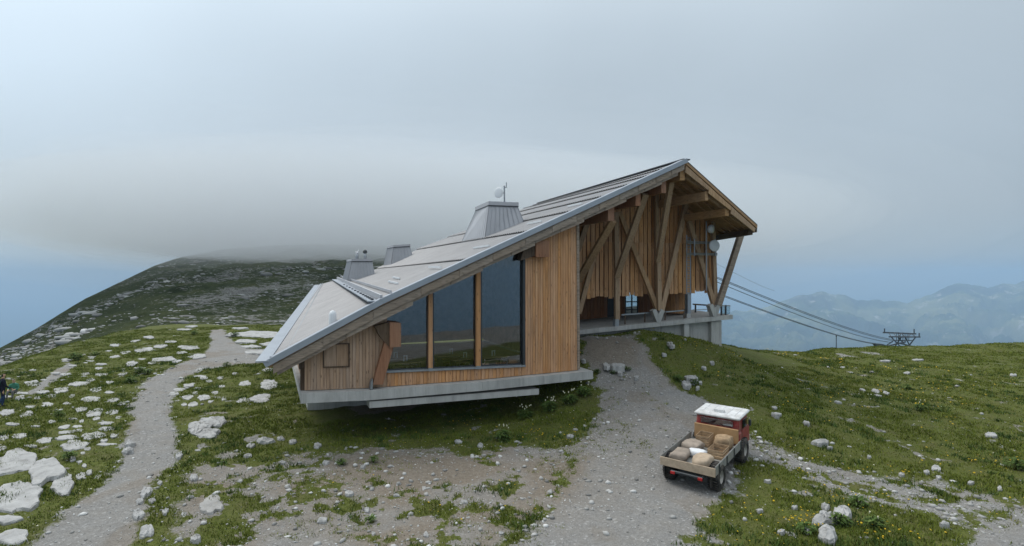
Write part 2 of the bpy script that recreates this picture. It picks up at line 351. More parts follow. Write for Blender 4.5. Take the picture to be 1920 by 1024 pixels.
def beam_vf(p0, p1, wd, dp, up=None):
    p0, p1 = Vector(p0), Vector(p1); d = (p1 - p0).normalized()
    if up is None: up = Vector((0, 0, 1)) if abs(d.z) < 0.9 else Vector((0, 1, 0))
    else: up = Vector(up)
    s = d.cross(up).normalized() * (wd / 2); u = s.cross(d).normalized() * (dp / 2)
    q = [p0 - s - u, p0 + s - u, p0 + s + u, p0 - s + u]
    return prism_vf(q, p1 - p0)
def beam(name, p0, p1, wd, dp, mat, parent=None, up=None):
    v, f = beam_vf(p0, p1, wd, dp, up); return mesh_obj(name, v, f, mat, parent)
def box_vf(c, sx, sy, sz, rot=0.0):
    c = Vector(c); cx, sn = math.cos(rot), math.sin(rot)
    X = Vector((cx, sn, 0)); Y = Vector((-sn, cx, 0))
    q = [c - X * sx / 2 - Y * sy / 2, c + X * sx / 2 - Y * sy / 2, c + X * sx / 2 + Y * sy / 2, c - X * sx / 2 + Y * sy / 2]
    q = [p - Vector((0, 0, sz / 2)) for p in q]
    return prism_vf(q, (0, 0, sz))
def tube_vf(p0, p1, r0, r1=None, seg=12, caps=True):
    p0, p1 = Vector(p0), Vector(p1); r1 = r0 if r1 is None else r1
    d = (p1 - p0).normalized(); a = d.orthogonal().normalized(); bq = d.cross(a)
    V = [p0 + (a * math.cos(2 * math.pi * i / seg) + bq * math.sin(2 * math.pi * i / seg)) * r0 for i in range(seg)]
    V += [p1 + (a * math.cos(2 * math.pi * i / seg) + bq * math.sin(2 * math.pi * i / seg)) * r1 for i in range(seg)]
    F = [(i, (i + 1) % seg, (i + 1) % seg + seg, i + seg) for i in range(seg)]
    if caps: F += [tuple(range(seg - 1, -1, -1)), tuple(range(seg, 2 * seg))]
    return V, F
def lathe_vf(c, axis, prof, seg=24):
    """prof: list of (distance along axis, radius)"""
    c = Vector(c); d = Vector(axis).normalized(); a = d.orthogonal().normalized(); bq = d.cross(a); V, F = [], []
    for (t, r) in prof:
        V += [c + d * t + (a * math.cos(2 * math.pi * i / seg) + bq * math.sin(2 * math.pi * i / seg)) * max(r, 1e-4) for i in range(seg)]
    for j in range(len(prof) - 1):
        F += [(j * seg + i, j * seg + (i + 1) % seg, (j + 1) * seg + (i + 1) % seg, (j + 1) * seg + i) for i in range(seg)]
    return V, F

# numpy value noise
_perm = rng.permutation(4096)
_val = rng.random(4096).astype(np.float32)
def vnoise(x, y, seed=0):
    xi = np.floor(x).astype(np.int64); yi = np.floor(y).astype(np.int64); xf = x - xi; yf = y - yi
    u = xf * xf * (3 - 2 * xf); v = yf * yf * (3 - 2 * yf)
    def h(a, b): return _val[_perm[(_perm[(a + seed * 131) & 4095] + b) & 4095]]
    return (h(xi, yi) * (1 - u) + h(xi + 1, yi) * u) * (1 - v) + (h(xi, yi + 1) * (1 - u) + h(xi + 1, yi + 1) * u) * v
def fbm(x, y, oct=4, seed=0, gain=0.5):
    s = 0; a = 1; t = 0
    for i in range(oct):
        s = s + a * vnoise(x * 2 ** i + 17.3 * i, y * 2 ** i - 9.1 * i, seed + i); t += a; a *= gain
    return s / t            # 0..1

# directions of sight are only used here to survey the place: each returns a fixed world point
def ray(u, v): return Vector(((u - 960) / FOC, 1.0, -(v - 512) / FOC))
def at(u, v, Y): r = ray(u, v) * Y; return Vector((r.x, r.y, r.z + CAM_Z))
PHI = math.radians(25)
E2 = Vector((math.cos(PHI), math.sin(PHI), 0)); N2 = Vector((-math.sin(PHI), math.cos(PHI), 0))
O2 = Vector((-8.43, 20.7, 0))
def W(t, s, z): p = O2 + E2 * t + N2 * s; return Vector((p.x, p.y, z))
def on_plane(u, v, p0, nrm):
    r = ray(u, v); c = Vector((0, 0, CAM_Z)); k = (p0 - c).dot(nrm) / r.dot(nrm); return c + r * k
def onF(u, v, s=0.0): return on_plane(u, v, O2 + N2 * s, N2)
H0 = W(15.5, 4.0, 0); H1 = W(25.7, 1.8, 0); EH = (H1 - H0).normalized(); NH = Vector((-EH.y, EH.x, 0))
def onH(u, v, d=0.0): return on_plane(u, v, H0 + NH * d, NH)
def proj(p): return 960 + FOC * p.x / p.y, 512 - FOC * (p.z - CAM_Z) / p.y

# ------------------------------------------------------------------ terrain
ctrl = [(0, 5, 0), (-12, 6, 0), (12, 6, 0), (0, 13, 0), (-12, 14, 0), (13, 14, 0), (5.5, 16.5, 0), (8.3, 19.2, 0.05), (0, 19, 0), (-6, 20.5, 0), (-12, 22, 0.1),
        (-20, 28, 0.1), (-32, 30, 0), (-22, 46, 0), (-34, 62, 0), (-14, 34, 0), (-10, 50, 0), (15, 20, 0), (24, 22, 0), (35, 28, 0), (44, 44, 0.1), (36, 47, 0),
        (28.5, 45, 0.1), (21.5, 42, 0.5), (0, -7, 0), (-30, -4, 0), (30, -4, 0), (0, 26, 0.1), (-5, 27, 0.1), (2.2, 25.8, 0.7),
        (5.4, 23.2, 1.0), (5.2, 27.0, 1.75), (9.9, 27.5, 1.7), (16.0, 33.5, 0.95), (16.8, 29, 0.45), (12, 23, 0.6)]
for (u, v) in ((1100, 634), (1150, 629), (1200, 620)): p = onH(u, v, -0.6); ctrl.append((p.x, p.y, p.z))
for (u, v) in ((1235, 622), (1300, 634), (1352, 650)): p = onH(u, v, -0.3); ctrl.append((p.x, p.y, p.z))
for (u, v) in ((1160, 610), (1260, 620), (1350, 652)):
    p = onH(u, v, 3.0); ctrl.append((p.x, p.y, min(p.z, 2.6)))
C = np.array(ctrl, float)
def _k(r2): return np.sqrt(r2 + 2.0)
_A = np.block([[-_k(((C[:, None, :2] - C[None, :, :2]) ** 2).sum(-1)) + 0.02 * np.eye(len(C)), np.ones((len(C), 1))], [np.ones((1, len(C))), np.zeros((1, 1))]])
_w = np.linalg.solve(_A, np.append(C[:, 2], 0))
# edge of the summit plateau (world plan), everything beyond falls away
edge_px = [(-500, 760), (-150, 716), (0, 690), (60, 668), (150, 641), (225, 622), (280, 611), (360, 606), (430, 607), (520, 609), (640, 612)]
plate = [(CAM_Z * FOC / (v - 512)) for (u, v) in edge_px]
plate = [((u - 960) / FOC * Y, Y) for (u, v), Y in zip(edge_px, plate)]
plate += [(0, 75), (12, 58), (19.5, 43.5), (24, 43.5), (28.5, 47), (35, 49), (44, 50.5), (55, 52), (70, 54), (84, 30), (66, 8), (30, -5), (-6, -8), (-40, -3), (-66, 12)]
PL = np.array(plate, float)
def poly_sd(x, y, P):
    """signed distance, positive inside"""
    x = x.astype(np.float32); y = y.astype(np.float32)
    d = np.full(x.shape, 1e9, np.float32); ins = np.zeros(x.shape, bool)
    n = len(P)
    for i in range(n):
        ax, ay = P[i]; bx, by = P[(i + 1) % n]; ex, ey = bx - ax, by - ay
        wx, wy = x - ax, y - ay
        t = np.clip((wx * ex + wy * ey) / (ex * ex + ey * ey + 1e-12), 0, 1)
        d = np.minimum(d, (wx - ex * t) ** 2 + (wy - ey * t) ** 2)
        c = ((ay > y) != (by > y)) & (x < (bx - ax) * (y - ay) / (by - ay + 1e-12) + ax); ins ^= c
    d = np.sqrt(d); return np.where(ins, d, -d)
def terr(x, y):
    x = np.asarray(x, float); y = np.asarray(y, float); sh = x.shape; x = x.ravel(); y = y.ravel()
    z = np.full(x.shape, _w[-1])
    for (cx, cyy, _), ww in zip(C, _w[:-1]): z -= ww * _k((x - cx) ** 2 + (y - cyy) ** 2)
    far = np.clip((np.hypot(x, y - 20) - 45) / 25, 0, 1); z = z * (1 - far)
    z = np.clip(z, -0.5, 4.6)
    z += (fbm(x * 0.35, y * 0.35, 4, 3) - 0.5) * 0.35 + (fbm(x * 1.7, y * 1.7, 3, 9) - 0.5) * 0.10
    sd = poly_sd(x, y, PL); dd = np.clip(-sd, 0, None)
    z -= np.minimum(dd * 0.25 + dd ** 2 * 0.05, 220)
    return z.reshape(sh)
def ground_at(u, v):
    """world point of the ground seen along (u, v)"""
    r = ray(u, v); ts = np.concatenate([np.arange(6, 40, 0.05), np.arange(40, 120, 0.2)])
    z = terr(r.x * ts, ts); hit = np.nonzero(CAM_Z + r.z * ts <= z)[0]
    t = ts[hit[0]] if len(hit) else 80.0
    return Vector((r.x * t, t, float(z[hit[0]]) if len(hit) else 0.0))
def gpoly(pts):
    out = []
    for i, (u, v) in enumerate(pts):
        p = ground_at(min(max(u, -700), 2600), v); out.append((p.x, p.y))
    return np.array(out)
P_path = gpoly([(20, 1060), (60, 1020), (120, 962), (190, 912), (226, 870), (240, 805), (250, 762), (272, 718), (316, 692), (372, 672), (398, 645), (394, 620), (416, 617), (436, 642), (472, 655), (550, 655), (600, 668), (560, 678), (440, 684), (392, 692), (348, 704), (328, 732), (316, 780), (334, 830), (312, 880), (268, 950), (236, 1060)])
P_road = gpoly([(420, 1060), (480, 990), (560, 968), (640, 985), (740, 1060), (900, 1060), (980, 1000), (1060, 920), (1090, 870), (1095, 835), (1132, 780), (1134, 740), (1116, 700), (1092, 672), (1086, 636), (1140, 630), (1190, 627), (1212, 672), (1262, 722), (1330, 752), (1398, 808), (1420, 832), (1392, 860), (1380, 888), (1345, 935), (1312, 1000), (1296, 1060)])
P_mix = gpoly([(300, 1060), (330, 930), (350, 870), (420, 850), (520, 856), (620, 846), (760, 838), (880, 842), (1000, 838), (1090, 812), (1135, 770), (1150, 700), (1200, 690), (1240, 800), (1200, 930), (1000, 1000), (900, 1060)])
P_tan = gpoly([(580, 880), (620, 850), (700, 838), (800, 845), (900, 850), (960, 870), (900, 900), (800, 925), (700, 930), (620, 915)])
P_strip = gpoly([(1398, 812), (1460, 838), (1540, 868), (1640, 890), (1760, 900), (1850, 930), (1880, 958), (1800, 985), (1700, 960), (1580, 930), (1490, 895), (1420, 862)])
P_corner = gpoly([(1930, 945), (1850, 984), (1790, 1060), (2200, 1060), (2200, 930)])
P_small = gpoly([(128, 680), (142, 684), (122, 700), (92, 722), (60, 742), (50, 740), (84, 712)])
P_far = gpoly([(1480, 668), (1560, 660), (1640, 660), (1700, 664), (1660, 670), (1580, 672)])
P_under = [(W(2.5, 3.6, 0).x, W(2.5, 3.6, 0).y), (W(13, 3.6, 0).x, W(13, 3.6, 0).y), (W(13, 12, 0).x, W(13, 12, 0).y), (W(2.5, 12, 0).x, W(2.5, 12, 0).y)]
P_bank = gpoly([(1086, 640), (1150, 630), (1210, 640), (1200, 690), (1130, 690), (1090, 690)])
def ss(a, b, x): t = np.clip((x - a) / (b - a), 0, 1); return t * t * (3 - 2 * t)
def masks(x, y):
    x = np.asarray(x, float).ravel(); y = np.asarray(y, float).ravel()
    wob = (fbm(x * 1.1, y * 1.1, 4, 21) - 0.5) * 1.5; fine = (fbm(x * 4.2, y * 4.2, 3, 33) - 0.5)
    g = ss(-0.6, 0.45, poly_sd(x, y, P_path) + wob * 0.55 + fine * 0.4)
    g = np.maximum(g, ss(-0.9, 0.7, poly_sd(x, y, P_road) + wob * 0.9 + fine * 0.7))
    g = np.maximum(g, ss(-0.3, 0.4, poly_sd(x, y, P_corner) + wob * 0.5))
    g = np.maximum(g, ss(-0.3, 0.3, poly_sd(x, y, P_small) + wob * 0.3) * 0.9)
    patch = ss(0.40, 0.58, fbm(x * 1.1, y * 1.1, 5, 44, 0.66) + fine * 0.30 + 0.015)
    g = np.maximum(g, ss(-0.8, 1.2, poly_sd(x, y, P_mix) + wob) * patch)
    tan = ss(-0.8, 0.8, poly_sd(x, y, P_tan) + wob * 1.3); mixz = ss(-0.8, 1.2, poly_sd(x, y, P_mix) + wob)
    g = np.maximum(g, tan * ss(0.28, 0.42, fbm(x * 1.3, y * 1.3, 4, 55) + fine * 0.2) * 0.95)
    g = np.maximum(g, ss(-0.8, 1.0, poly_sd(x, y, P_strip) + wob) * ss(0.30, 0.54, fbm(x * 1.6, y * 1.6, 5, 66, 0.68) + fine * 0.25))
    g = np.maximum(g, 0.6 * ss(-0.6, 0.8, poly_sd(x, y, P_far) + wob) * ss(0.48, 0.64, fbm(x * 0.8, y * 0.8, 4, 67)))
    rr = np.hypot(x - 9, y - 27)
    g = np.maximum(g, 0.6 * ss(0.66, 0.76, fbm(x * 1.2, y * 1.2, 5, 77, 0.6)))       # scattered stony bits in the turf
    und = ss(-0.8, 1.5, poly_sd(x, y, np.array(P_under)) + wob)
    g = np.maximum(g, und)
    dirt = np.maximum(np.maximum(tan * 0.75, ss(-0.5, 0.8, poly_sd(x, y, P_bank)) * 0.7), und)
    dirt = np.maximum(dirt, mixz * (1 - 0.75 * ss(-0.3, 0.9, poly_sd(x, y, P_road))) * (0.30 + 0.5 * ss(0.4, 0.62, fbm(x * 0.6, y * 0.6, 4, 91))))
    dirt = np.maximum(dirt, 0.45 * ss(0.52, 0.68, fbm(x * 0.5, y * 0.5, 4, 88)))
    g = np.maximum(g * ss(2.0, 7.0, y), 0.9 * (1 - ss(5.0, 9.5, y + wob))); return g, dirt

# polar-spaced grid of the ground sheet (denser near the middle of the site)
az = np.concatenate([np.radians(np.linspace(-180, -58, 50, endpoint=False)), np.radians(np.linspace(-58, 58, 880, endpoint=False)), np.radians(np.linspace(58, 180, 50))])
rad = np.concatenate([[0.5, 2, 4, 6, 8], np.geomspace(9.5, 78, 520), np.geomspace(80, 260, 26)])
AZ, RD = np.meshgrid(az, rad)
GX, GY = np.sin(AZ) * RD, np.cos(AZ) * RD
GZ = terr(GX, GY); gmask, dmask = masks(GX, GY)
nr, na = GX.shape
V = np.stack([GX.ravel(), GY.ravel(), GZ.ravel()], 1)
idx = np.arange(nr * na).reshape(nr, na)
F = np.stack([idx[:-1, :-1].ravel(), idx[:-1, 1:].ravel(), idx[1:, 1:].ravel(), idx[1:, :-1].ravel()], 1)[:, ::-1]
fc = V[F].mean(1)
sdp = np.maximum(poly_sd(fc[:, 0], fc[:, 1], P_path), np.maximum(poly_sd(fc[:, 0], fc[:, 1], P_corner), poly_sd(fc[:, 0], fc[:, 1], P_small)))
sdr = poly_sd(fc[:, 0], fc[:, 1], P_road)
gf = gmask[F].mean(1)
is_path = (sdp > -0.4) & (gf > 0.5); is_road = (sdr > -0.5) & (gf > 0.5) & ~is_path
def sub(name, keep, lab):
    Fk = F[keep]; used, inv = np.unique(Fk.ravel(), return_inverse=True)
    o = fast_mesh(name, V[used], inv.reshape(Fk.shape), 'ground', {'gravel': gmask[used], 'dirt': dmask[used]}, True)
    o['kind'] = 'structure'; o['label'] = lab; return o
sub('ground', ~is_path & ~is_road, 'stony alpine meadow ground around the mountain station')
sub('gravel_path', is_path, 'grey gravel footpath curving past the station')
sub('gravel_road', is_road, 'grey gravel service road up to the station deck')

# the valley floor far below, reaching the horizon
vr = np.geomspace(300, 60000, 40); va = np.radians(np.linspace(-180, 180, 90))
VA, VR = np.meshgrid(va, vr); vx, vy = np.sin(VA) * VR, np.cos(VA) * VR
vz = -260 - 1240 * ss(300, 3500, VR) + (fbm(vx * 0.0008, vy * 0.0008, 4, 5) - 0.5) * 120
vi = np.arange(vx.size).reshape(vx.shape)
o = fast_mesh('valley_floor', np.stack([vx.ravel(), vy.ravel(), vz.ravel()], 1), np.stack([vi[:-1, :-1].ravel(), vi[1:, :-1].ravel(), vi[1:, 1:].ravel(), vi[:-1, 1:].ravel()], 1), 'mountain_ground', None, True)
o['kind'] = 'structure'

# the neighbouring summit in the mist
hu = np.linspace(-420, 860, 420)
crest_u = [-420, -150, 0, 60, 110, 160, 230, 290, 340, 420, 520, 620, 740, 860]
crest_v = [860, 720, 652, 621, 590, 560, 527, 498, 482, 468, 460, 458, 462, 475]
crest_Y = [120, 140, 165, 180, 195, 210, 235, 262, 292, 325, 345, 350, 350, 350]
base_u = [-420, 0, 100, 200, 300, 420, 620, 860]
base_Y = [70, 72, 78, 86, 92, 98, 100, 100]
base_v = [980, 760, 720, 690, 660, 650, 650, 660]
cv = np.interp(hu, crest_u, crest_v); cY = np.interp(hu, crest_u, crest_Y); bY = np.interp(hu, base_u, base_Y); bv = np.interp(hu, base_u, base_v)
ks = np.linspace(0, 1, 300); kb = np.linspace(0, 1, 40)[1:]
HU, KS = np.meshgrid(hu, ks)
cz = CAM_Z - (cv - 512) / FOC * cY; bz = CAM_Z - (bv - 512) / FOC * bY
prof = KS ** 0.92
HY = bY + (cY - bY) * KS; HZ = bz + (cz - bz) * prof
HX = (HU - 960) / FOC * HY
rel = np.sin(np.pi * KS) ** 0.6
big = (fbm(HX * 0.022, HY * 0.022, 5, 101, 0.55) - 0.5)
HZ = HZ + big * 12 * rel * np.clip((cz - bz) / 25, 0.2, 1)
rockm = ss(0.55, 0.72, fbm(HX * 0.05 + 3.3, HY * 0.02 + HZ * 0.05, 5, 120, 0.62))
ter = HZ / 3.4 + (fbm(HX * 0.05, HY * 0.05, 3, 111) - 0.5) * 2.4
frac = ter - np.floor(ter); step = np.floor(ter) + ss(0.30, 0.75, frac)
HZ2 = (step - (ter - HZ / 3.4)) * 3.4
HZ = HZ + (HZ2 - HZ) * (0.4 + 0.6 * rockm) * np.clip(rel * 1.3, 0, 1) * 0.9
HZ += (fbm(HX * 0.25, HY * 0.25, 4, 131) - 0.5) * 1.6 * np.clip(rel + 0.15, 0, 1)
bx = [HX]; by = [HY]; bzz = [HZ]; brk = [rockm]
for k in kb:
    Yk = cY + k * 260; bx.append(((hu - 960) / FOC * cY + (-0.25) * k * 120)[None, :] + 0 * Yk[None, :]); by.append(Yk[None, :])
    bzz.append((HZ[-1] - (k * 260) * 0.55 - k * 40)[None, :]); brk.append(np.zeros((1, len(hu))))
HX, HY, HZ, rockm = np.vstack(bx), np.vstack(by), np.vstack(bzz), np.vstack(brk)
hi = np.arange(HX.size).reshape(HX.shape)
hill = fast_mesh('hill', np.stack([HX.ravel(), HY.ravel(), HZ.ravel()], 1), np.stack([hi[:-1, :-1].ravel(), hi[:-1, 1:].ravel(), hi[1:, 1:].ravel(), hi[1:, :-1].ravel()], 1), 'hill_ground', {'rock': rockm.ravel()}, False)
hill['kind'] = 'structure'; hill['label'] = 'rocky green summit fading into the mist behind the station'

# far mountain range across the valley
mu = np.linspace(1180, 2300, 420)
s_u = [1180, 1300, 1345, 1400, 1450, 1500, 1540, 1575, 1610, 1660, 1700, 1745, 1790, 1815, 1850, 1890, 1940, 2050, 2300]
s_v = [600, 592, 588, 582, 570, 553, 547, 553, 562, 566, 566, 553, 532, 534, 541, 533, 527, 520, 540]
sv = np.interp(mu, s_u, s_v) + (fbm(mu * 0.05, mu * 0 + 3, 4, 140) - 0.5) * 9
YT = 9500.0; zt = CAM_Z - (sv - 512) / FOC * YT
km = np.linspace(0, 1, 200); MU, KM = np.meshgrid(mu, km)
MY = 4200 + (YT - 4200) * KM; MX = (MU - 960) / FOC * MY
rid = 1 - np.abs(fbm(MX * 0.0012, MY * 0.0012, 6, 150, 0.55) - 0.5) * 2
MZ = -1450 + (zt + 1450) * KM ** 1.2 + (rid - 0.75) * 900 * np.sin(np.pi * KM) ** 0.8
mrx = np.vstack([MX] + [((mu - 960) / FOC * YT)[None, :]] * 6); mry = np.vstack([MY] + [np.full((1, len(mu)), YT + 400 * (j + 1)) for j in range(6)])
mrz = np.vstack([MZ] + [(zt - 200 * (j + 1))[None, :] for j in range(6)])
mi = np.arange(mrx.size).reshape(mrx.shape)
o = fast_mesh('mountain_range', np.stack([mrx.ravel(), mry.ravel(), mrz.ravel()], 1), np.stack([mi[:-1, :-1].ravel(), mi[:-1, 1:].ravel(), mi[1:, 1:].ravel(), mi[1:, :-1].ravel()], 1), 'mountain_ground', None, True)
o['kind'] = 'structure'; o['label'] = 'blue hazy mountain range across the valley'

# ------------------------------------------------------------------ the mountain station
B = thing('mountain_station', 'large timber mountain station with sloping grey metal roof and glazed restaurant front', 'building', W(5, 4, 0))
def pts(fn, lst, *a): return [fn(u, v, *a) for (u, v) in lst]
VERGE = [(505, 680), (714, 567), (1285, 303)]
def vv(u): return float(np.interp(u, [p[0] for p in VERGE], [p[1] for p in VERGE]))
SV = -0.6; SR = 24.0
# roof sheets: each course laps over the one below
front = [(505, 680), (714, 567), (881, 490), (998, 436), (1082, 397), (1144, 368), (1192, 346), (1229, 329), (1259, 315), (1285, 303)]
rear = [(598, 537), (632, 526), (706, 506), (780, 470), (838, 447), (900, 424), (950, 405), (980, 393), (998, 387), (1010, 383)]
FP = [onF(u, vv(u), SV) for (u, v) in front]; RP = [onF(u, v, SR) for (u, v) in rear]
roof = thing('roof', None, None, tuple(W(5, 4, 0))); roof.parent = B; roof.location = (0, 0, 0)
roof['_o'] = tuple(W(5, 4, 0))
LIFT = 0.10
for i in range(9):
    a0, a1, b0, b1 = FP[i].copy(), FP[i + 1].copy(), RP[i].copy(), RP[i + 1].copy()
    up = Vector((0, 0, 1))
    nseg = 84; Vv, Ff = [], []
    for j in range(nseg * 4 + 1):
        q = j / (nseg * 4); ph = j % 4; hgt = 0.05 if ph in (1, 2) else 0.0
        # strip is lifted at its lower edge so that it shows a lip
        lo = a0.lerp(b0, q) + up * (LIFT + hgt); hi_ = a1.lerp(b1, q) + (a1 - a0).normalized() * 0.15 + up * hgt
        Vv += [lo, hi_]
    for j in range(nseg * 4):
        k = j * 2; Ff += [(k, k + 2, k + 3, k + 1)]
    rsheet = mesh_obj('roof_sheet', Vv, Ff, 'roof_metal', roof)
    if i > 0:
        ju = (a1 - a0).normalized() * 0.03  # dark strip puts the shade below each lap into the colour
        mesh_obj('lap_shade_strip', [a0 + ju - up * 0.03, b0 + ju - up * 0.03, b0 + ju + up * 0.065, a0 + ju + up * 0.065, a0 + ju * 5 - up * 0.03, b0 + ju * 5 - up * 0.03, b0 + ju * 5 + up * 0.06, a0 + ju * 5 + up * 0.06],
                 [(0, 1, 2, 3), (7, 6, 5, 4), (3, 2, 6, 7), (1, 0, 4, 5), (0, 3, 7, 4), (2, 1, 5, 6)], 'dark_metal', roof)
# timber deck under the sheets (closes the roof from below)
for i in range(9):
    Vv, Ff = [], []
    for j in range(13):
        q = j / 12; lo = FP[i].lerp(RP[i], q); hi_ = FP[i + 1].lerp(RP[i + 1], q)
        Vv += [lo - Vector((0, 0, 0.06)), hi_ - Vector((0, 0, 0.06)), hi_ - Vector((0, 0, 0.22)), lo - Vector((0, 0, 0.22))]
    for j in range(12):
        k = j * 4
        for e_ in range(4): Ff.append((k + e_, k + (e_ + 1) % 4, k + 4 + (e_ + 1) % 4, k + 4 + e_))
    Ff += [(3, 2, 1, 0), (48, 49, 50, 51)]
    mesh_obj('roof_deck', Vv, Ff, 'soffit_wood', roof)
# ridge cap
beam('ridge_cap', FP[9] + Vector((0, 0, 0.10)) - N2 * 0.1, RP[9] + Vector((0, 0, 0.10)), 0.45, 0.06, 'dark_metal', roof)
# right roof face
ER0 = onF(1420, 425, SV); ER1 = ER0 + (N2 + E2 * 0.5) * 24.6
rp = [FP[9], ER0, ER1, RP[9]]
rp_up = [p + Vector((0, 0, 0.06)) for p in rp]; rp_dn = [p - Vector((0, 0, 0.10)) for p in rp]
mesh_obj('right_roof_sheet', rp_up + rp_dn, [(0, 1, 2, 3), (7, 6, 5, 4)] + [(i, i + 4, (i + 1) % 4 + 4, (i + 1) % 4) for i in range(4)], 'soffit_wood', roof)
top2 = [p + Vector((0, 0, 0.065)) for p in rp] + [p + Vector((0, 0, 0.13)) for p in rp]
mesh_obj('right_roof_cover', top2, [(3, 2, 1, 0), (4, 5, 6, 7)] + [(i, (i + 1) % 4, (i + 1) % 4 + 4, i + 4) for i in range(4)], 'dark_metal', roof)
# verge flashing (front edge of the long slope), three lengths
fl = [FP[0] - E2 * 0.15 - Vector((0, 0, 0.08)), FP[1], FP[4], FP[9]]
for i in range(3):
    d = (fl[i + 1] - fl[i]).normalized(); upn = d.cross(N2).normalized()
    if upn.z < 0: upn = -upn
    p0 = fl[i] + upn * 0.13 - N2 * 0.06; p1 = fl[i + 1] + upn * 0.13 - N2 * 0.06
    beam('verge_flashing', p0 + N2 * 0.09, p1 + d * 0.02 + N2 * 0.09, 0.40, 0.05, 'flashing_metal', roof, up=upn)
    beam('drip_edge', p0 - N2 * 0.115 - upn * 0.10, p1 - N2 * 0.115 - upn * 0.10, 0.03, 0.22, 'flashing_metal', roof, up=upn)
# left eave gutter: folded sheet along the low edge
e0 = FP[0] - E2 * 0.25 + Vector((0, 0, -0.02)); e1 = RP[0] - E2 * 0.1
beam('eave_flashing', e0 - N2 * 0.2 + Vector((0, 0, 0.10)), e1 + Vector((0, 0, 0.10)), 0.46, 0.05, 'flashing_metal', roof)
beam('eave_kerb', e0 + E2 * 0.30 + Vector((0, 0, 0.17)), e1 + E2 * 0.25 + Vector((0, 0, 0.15)), 0.08, 0.16, 'flashing_metal', roof)
beam('snow_fence', e0 + E2 * 0.85 + Vector((0, 0, 0.42)) , e1 + E2 * 0.4 + Vector((0, 0, 0.25)), 0.04, 0.07, 'steel', roof)
# valley gutter between the low course and the main slope
g0 = FP[1] + Vector((0, 0, 0.16)); g1 = RP[1] + Vector((0, 0, 0.16))
beam('gutter', g0 - E2 * 0.30 - Vector((0, 0, 0.12)), g1 - E2 * 0.2 - Vector((0, 0, 0.08)), 0.42, 0.05, 'flashing_metal', roof)
beam('gutter_lip', g0 + E2 * 0.02, g1 + E2 * 0.02, 0.10, 0.30, 'chimney_metal', roof)
beam('snow_fence', g0 + E2 * 0.42 + Vector((0, 0, 0.28)), g1 + E2 * 0.3 + Vector((0, 0, 0.2)), 0.05, 0.10, 'chimney_metal', roof)
for k in range(14):
    q = (k + 0.5) / 14; p = g0.lerp(g1, q * q * 0.6 + 0.02) - E2 * 0.28 - Vector((0, 0, 0.06))
    mesh_obj('leaf_grate', *box_vf(p, 0.10, 0.16, 0.06, PHI), 'dark_metal', roof)
# snow guards: short bright rails on the sheets
for (i, q, t0, ln) in ((1, 0.10, 0.30, 1.2), (1, 0.18, 0.42, 0.9), (1, 0.05, 0.75, 1.1), (2, 0.05, 0.45, 1.0), (3, 0.06, 0.5, 0.8), (4, 0.05, 0.5, 0.7)):
    p = FP[i].lerp(FP[i + 1], t0).lerp(RP[i].lerp(RP[i + 1], t0), q) + Vector((0, 0, 0.17))
    dd = (RP[i] - FP[i]).normalized()
    beam('snow_guard', p, p + dd * ln * 2.2, 0.05, 0.09, 'dish_white', roof)
# vent on the low course
p = FP[0].lerp(FP[1], 0.55).lerp(RP[0].lerp(RP[1], 0.55), 0.04)
vt = mesh_obj('roof_vent', *lathe_vf(p, (0, 0, 1), [(0, 0.16), (0.42, 0.15), (0.55, 0.10), (0.60, 0.0)], 14), 'dish_white', roof, True)

# verge boards: two rows of lapped boards under the flashing
def verge_board(u0, u1, off0, off1, s, mat='fascia_wood', th=0.05):
    q = [onF(u0, vv(u0) + off0, s), onF(u1, vv(u1) + off0, s), onF(u1, vv(u1) + off1, s), onF(u0, vv(u0) + off1 * 0.97, s)]
    prism('verge_board', q, N2 * th, mat, roof)
us = [512, 606, 700, 790, 862, 925, 985, 1036, 1082, 1124, 1162, 1198, 1230, 1260, 1284]
for i in range(len(us) - 1):
    k = 1 - (us[i] - 512) / 772 * 0.45
    verge_board(us[i], us[i + 1] - 0.6, 8 * k, 26 * k, SV - 0.075 - 0.03 * (i % 2))
us2 = [520, 650, 775, 846, 906, 960, 1004, 1052, 1096, 1135, 1175, 1210, 1242, 1272]
for i in range(len(us2) - 1):
    k = 1 - (us2[i] - 512) / 772 * 0.42
    verge_board(us2[i], us2[i + 1] - 0.6, 20 * k, (33 + 3 * (i % 2)) * k, SV + 0.02 - 0.035 * (i % 2))
# right slope verge boards
def rv(u): return float(np.interp(u, [1285, 1420], [303, 425]))
rus = [1286, 1330, 1372, 1417]
for i in range(3):
    q = [onF(rus[i], rv(rus[i]) + 6, SV), onF(rus[i + 1], rv(rus[i + 1]) + 6, SV), onF(rus[i + 1] - 2, rv(rus[i + 1]) + 13, SV), onF(rus[i] - 1, rv(rus[i]) + 19, SV)]
    prism('verge_board', q, N2 * (0.07 + 0.01 * i), 'beam_wood', roof)
# rafters and soffit of the right slope
def RS(a, s):   # point on the right slope: a 0 ridge .. 1 eave, s depth
    q = (s - SV) / (SR - SV); r0 = FP[9].lerp(RP[9], q); r1 = ER0 + (N2 + E2 * 0.5) * (s - SV); return r0.lerp(r1, a)
for j, s in enumerate((0.2, 1.1, 2.0, 2.9, 3.8, 4.7)):
    beam('rafter', RS(0.02, s) - Vector((0, 0, 0.26)), RS(0.985, s) - Vector((0, 0, 0.24)), 0.14, 0.26, 'soffit_wood', roof)
beam('eave_beam', RS(0.93, -0.3) - Vector((0, 0, 0.55)), RS(0.93, 9) - Vector((0, 0, 0.55)), 0.3, 0.32, 'dark_wood', roof)
beam('eave_board', RS(0.995, SV + 0.05) - Vector((0, 0, 0.22)), RS(0.995, 18) - Vector((0, 0, 0.22)), 0.06, 0.24, 'dark_wood', roof)
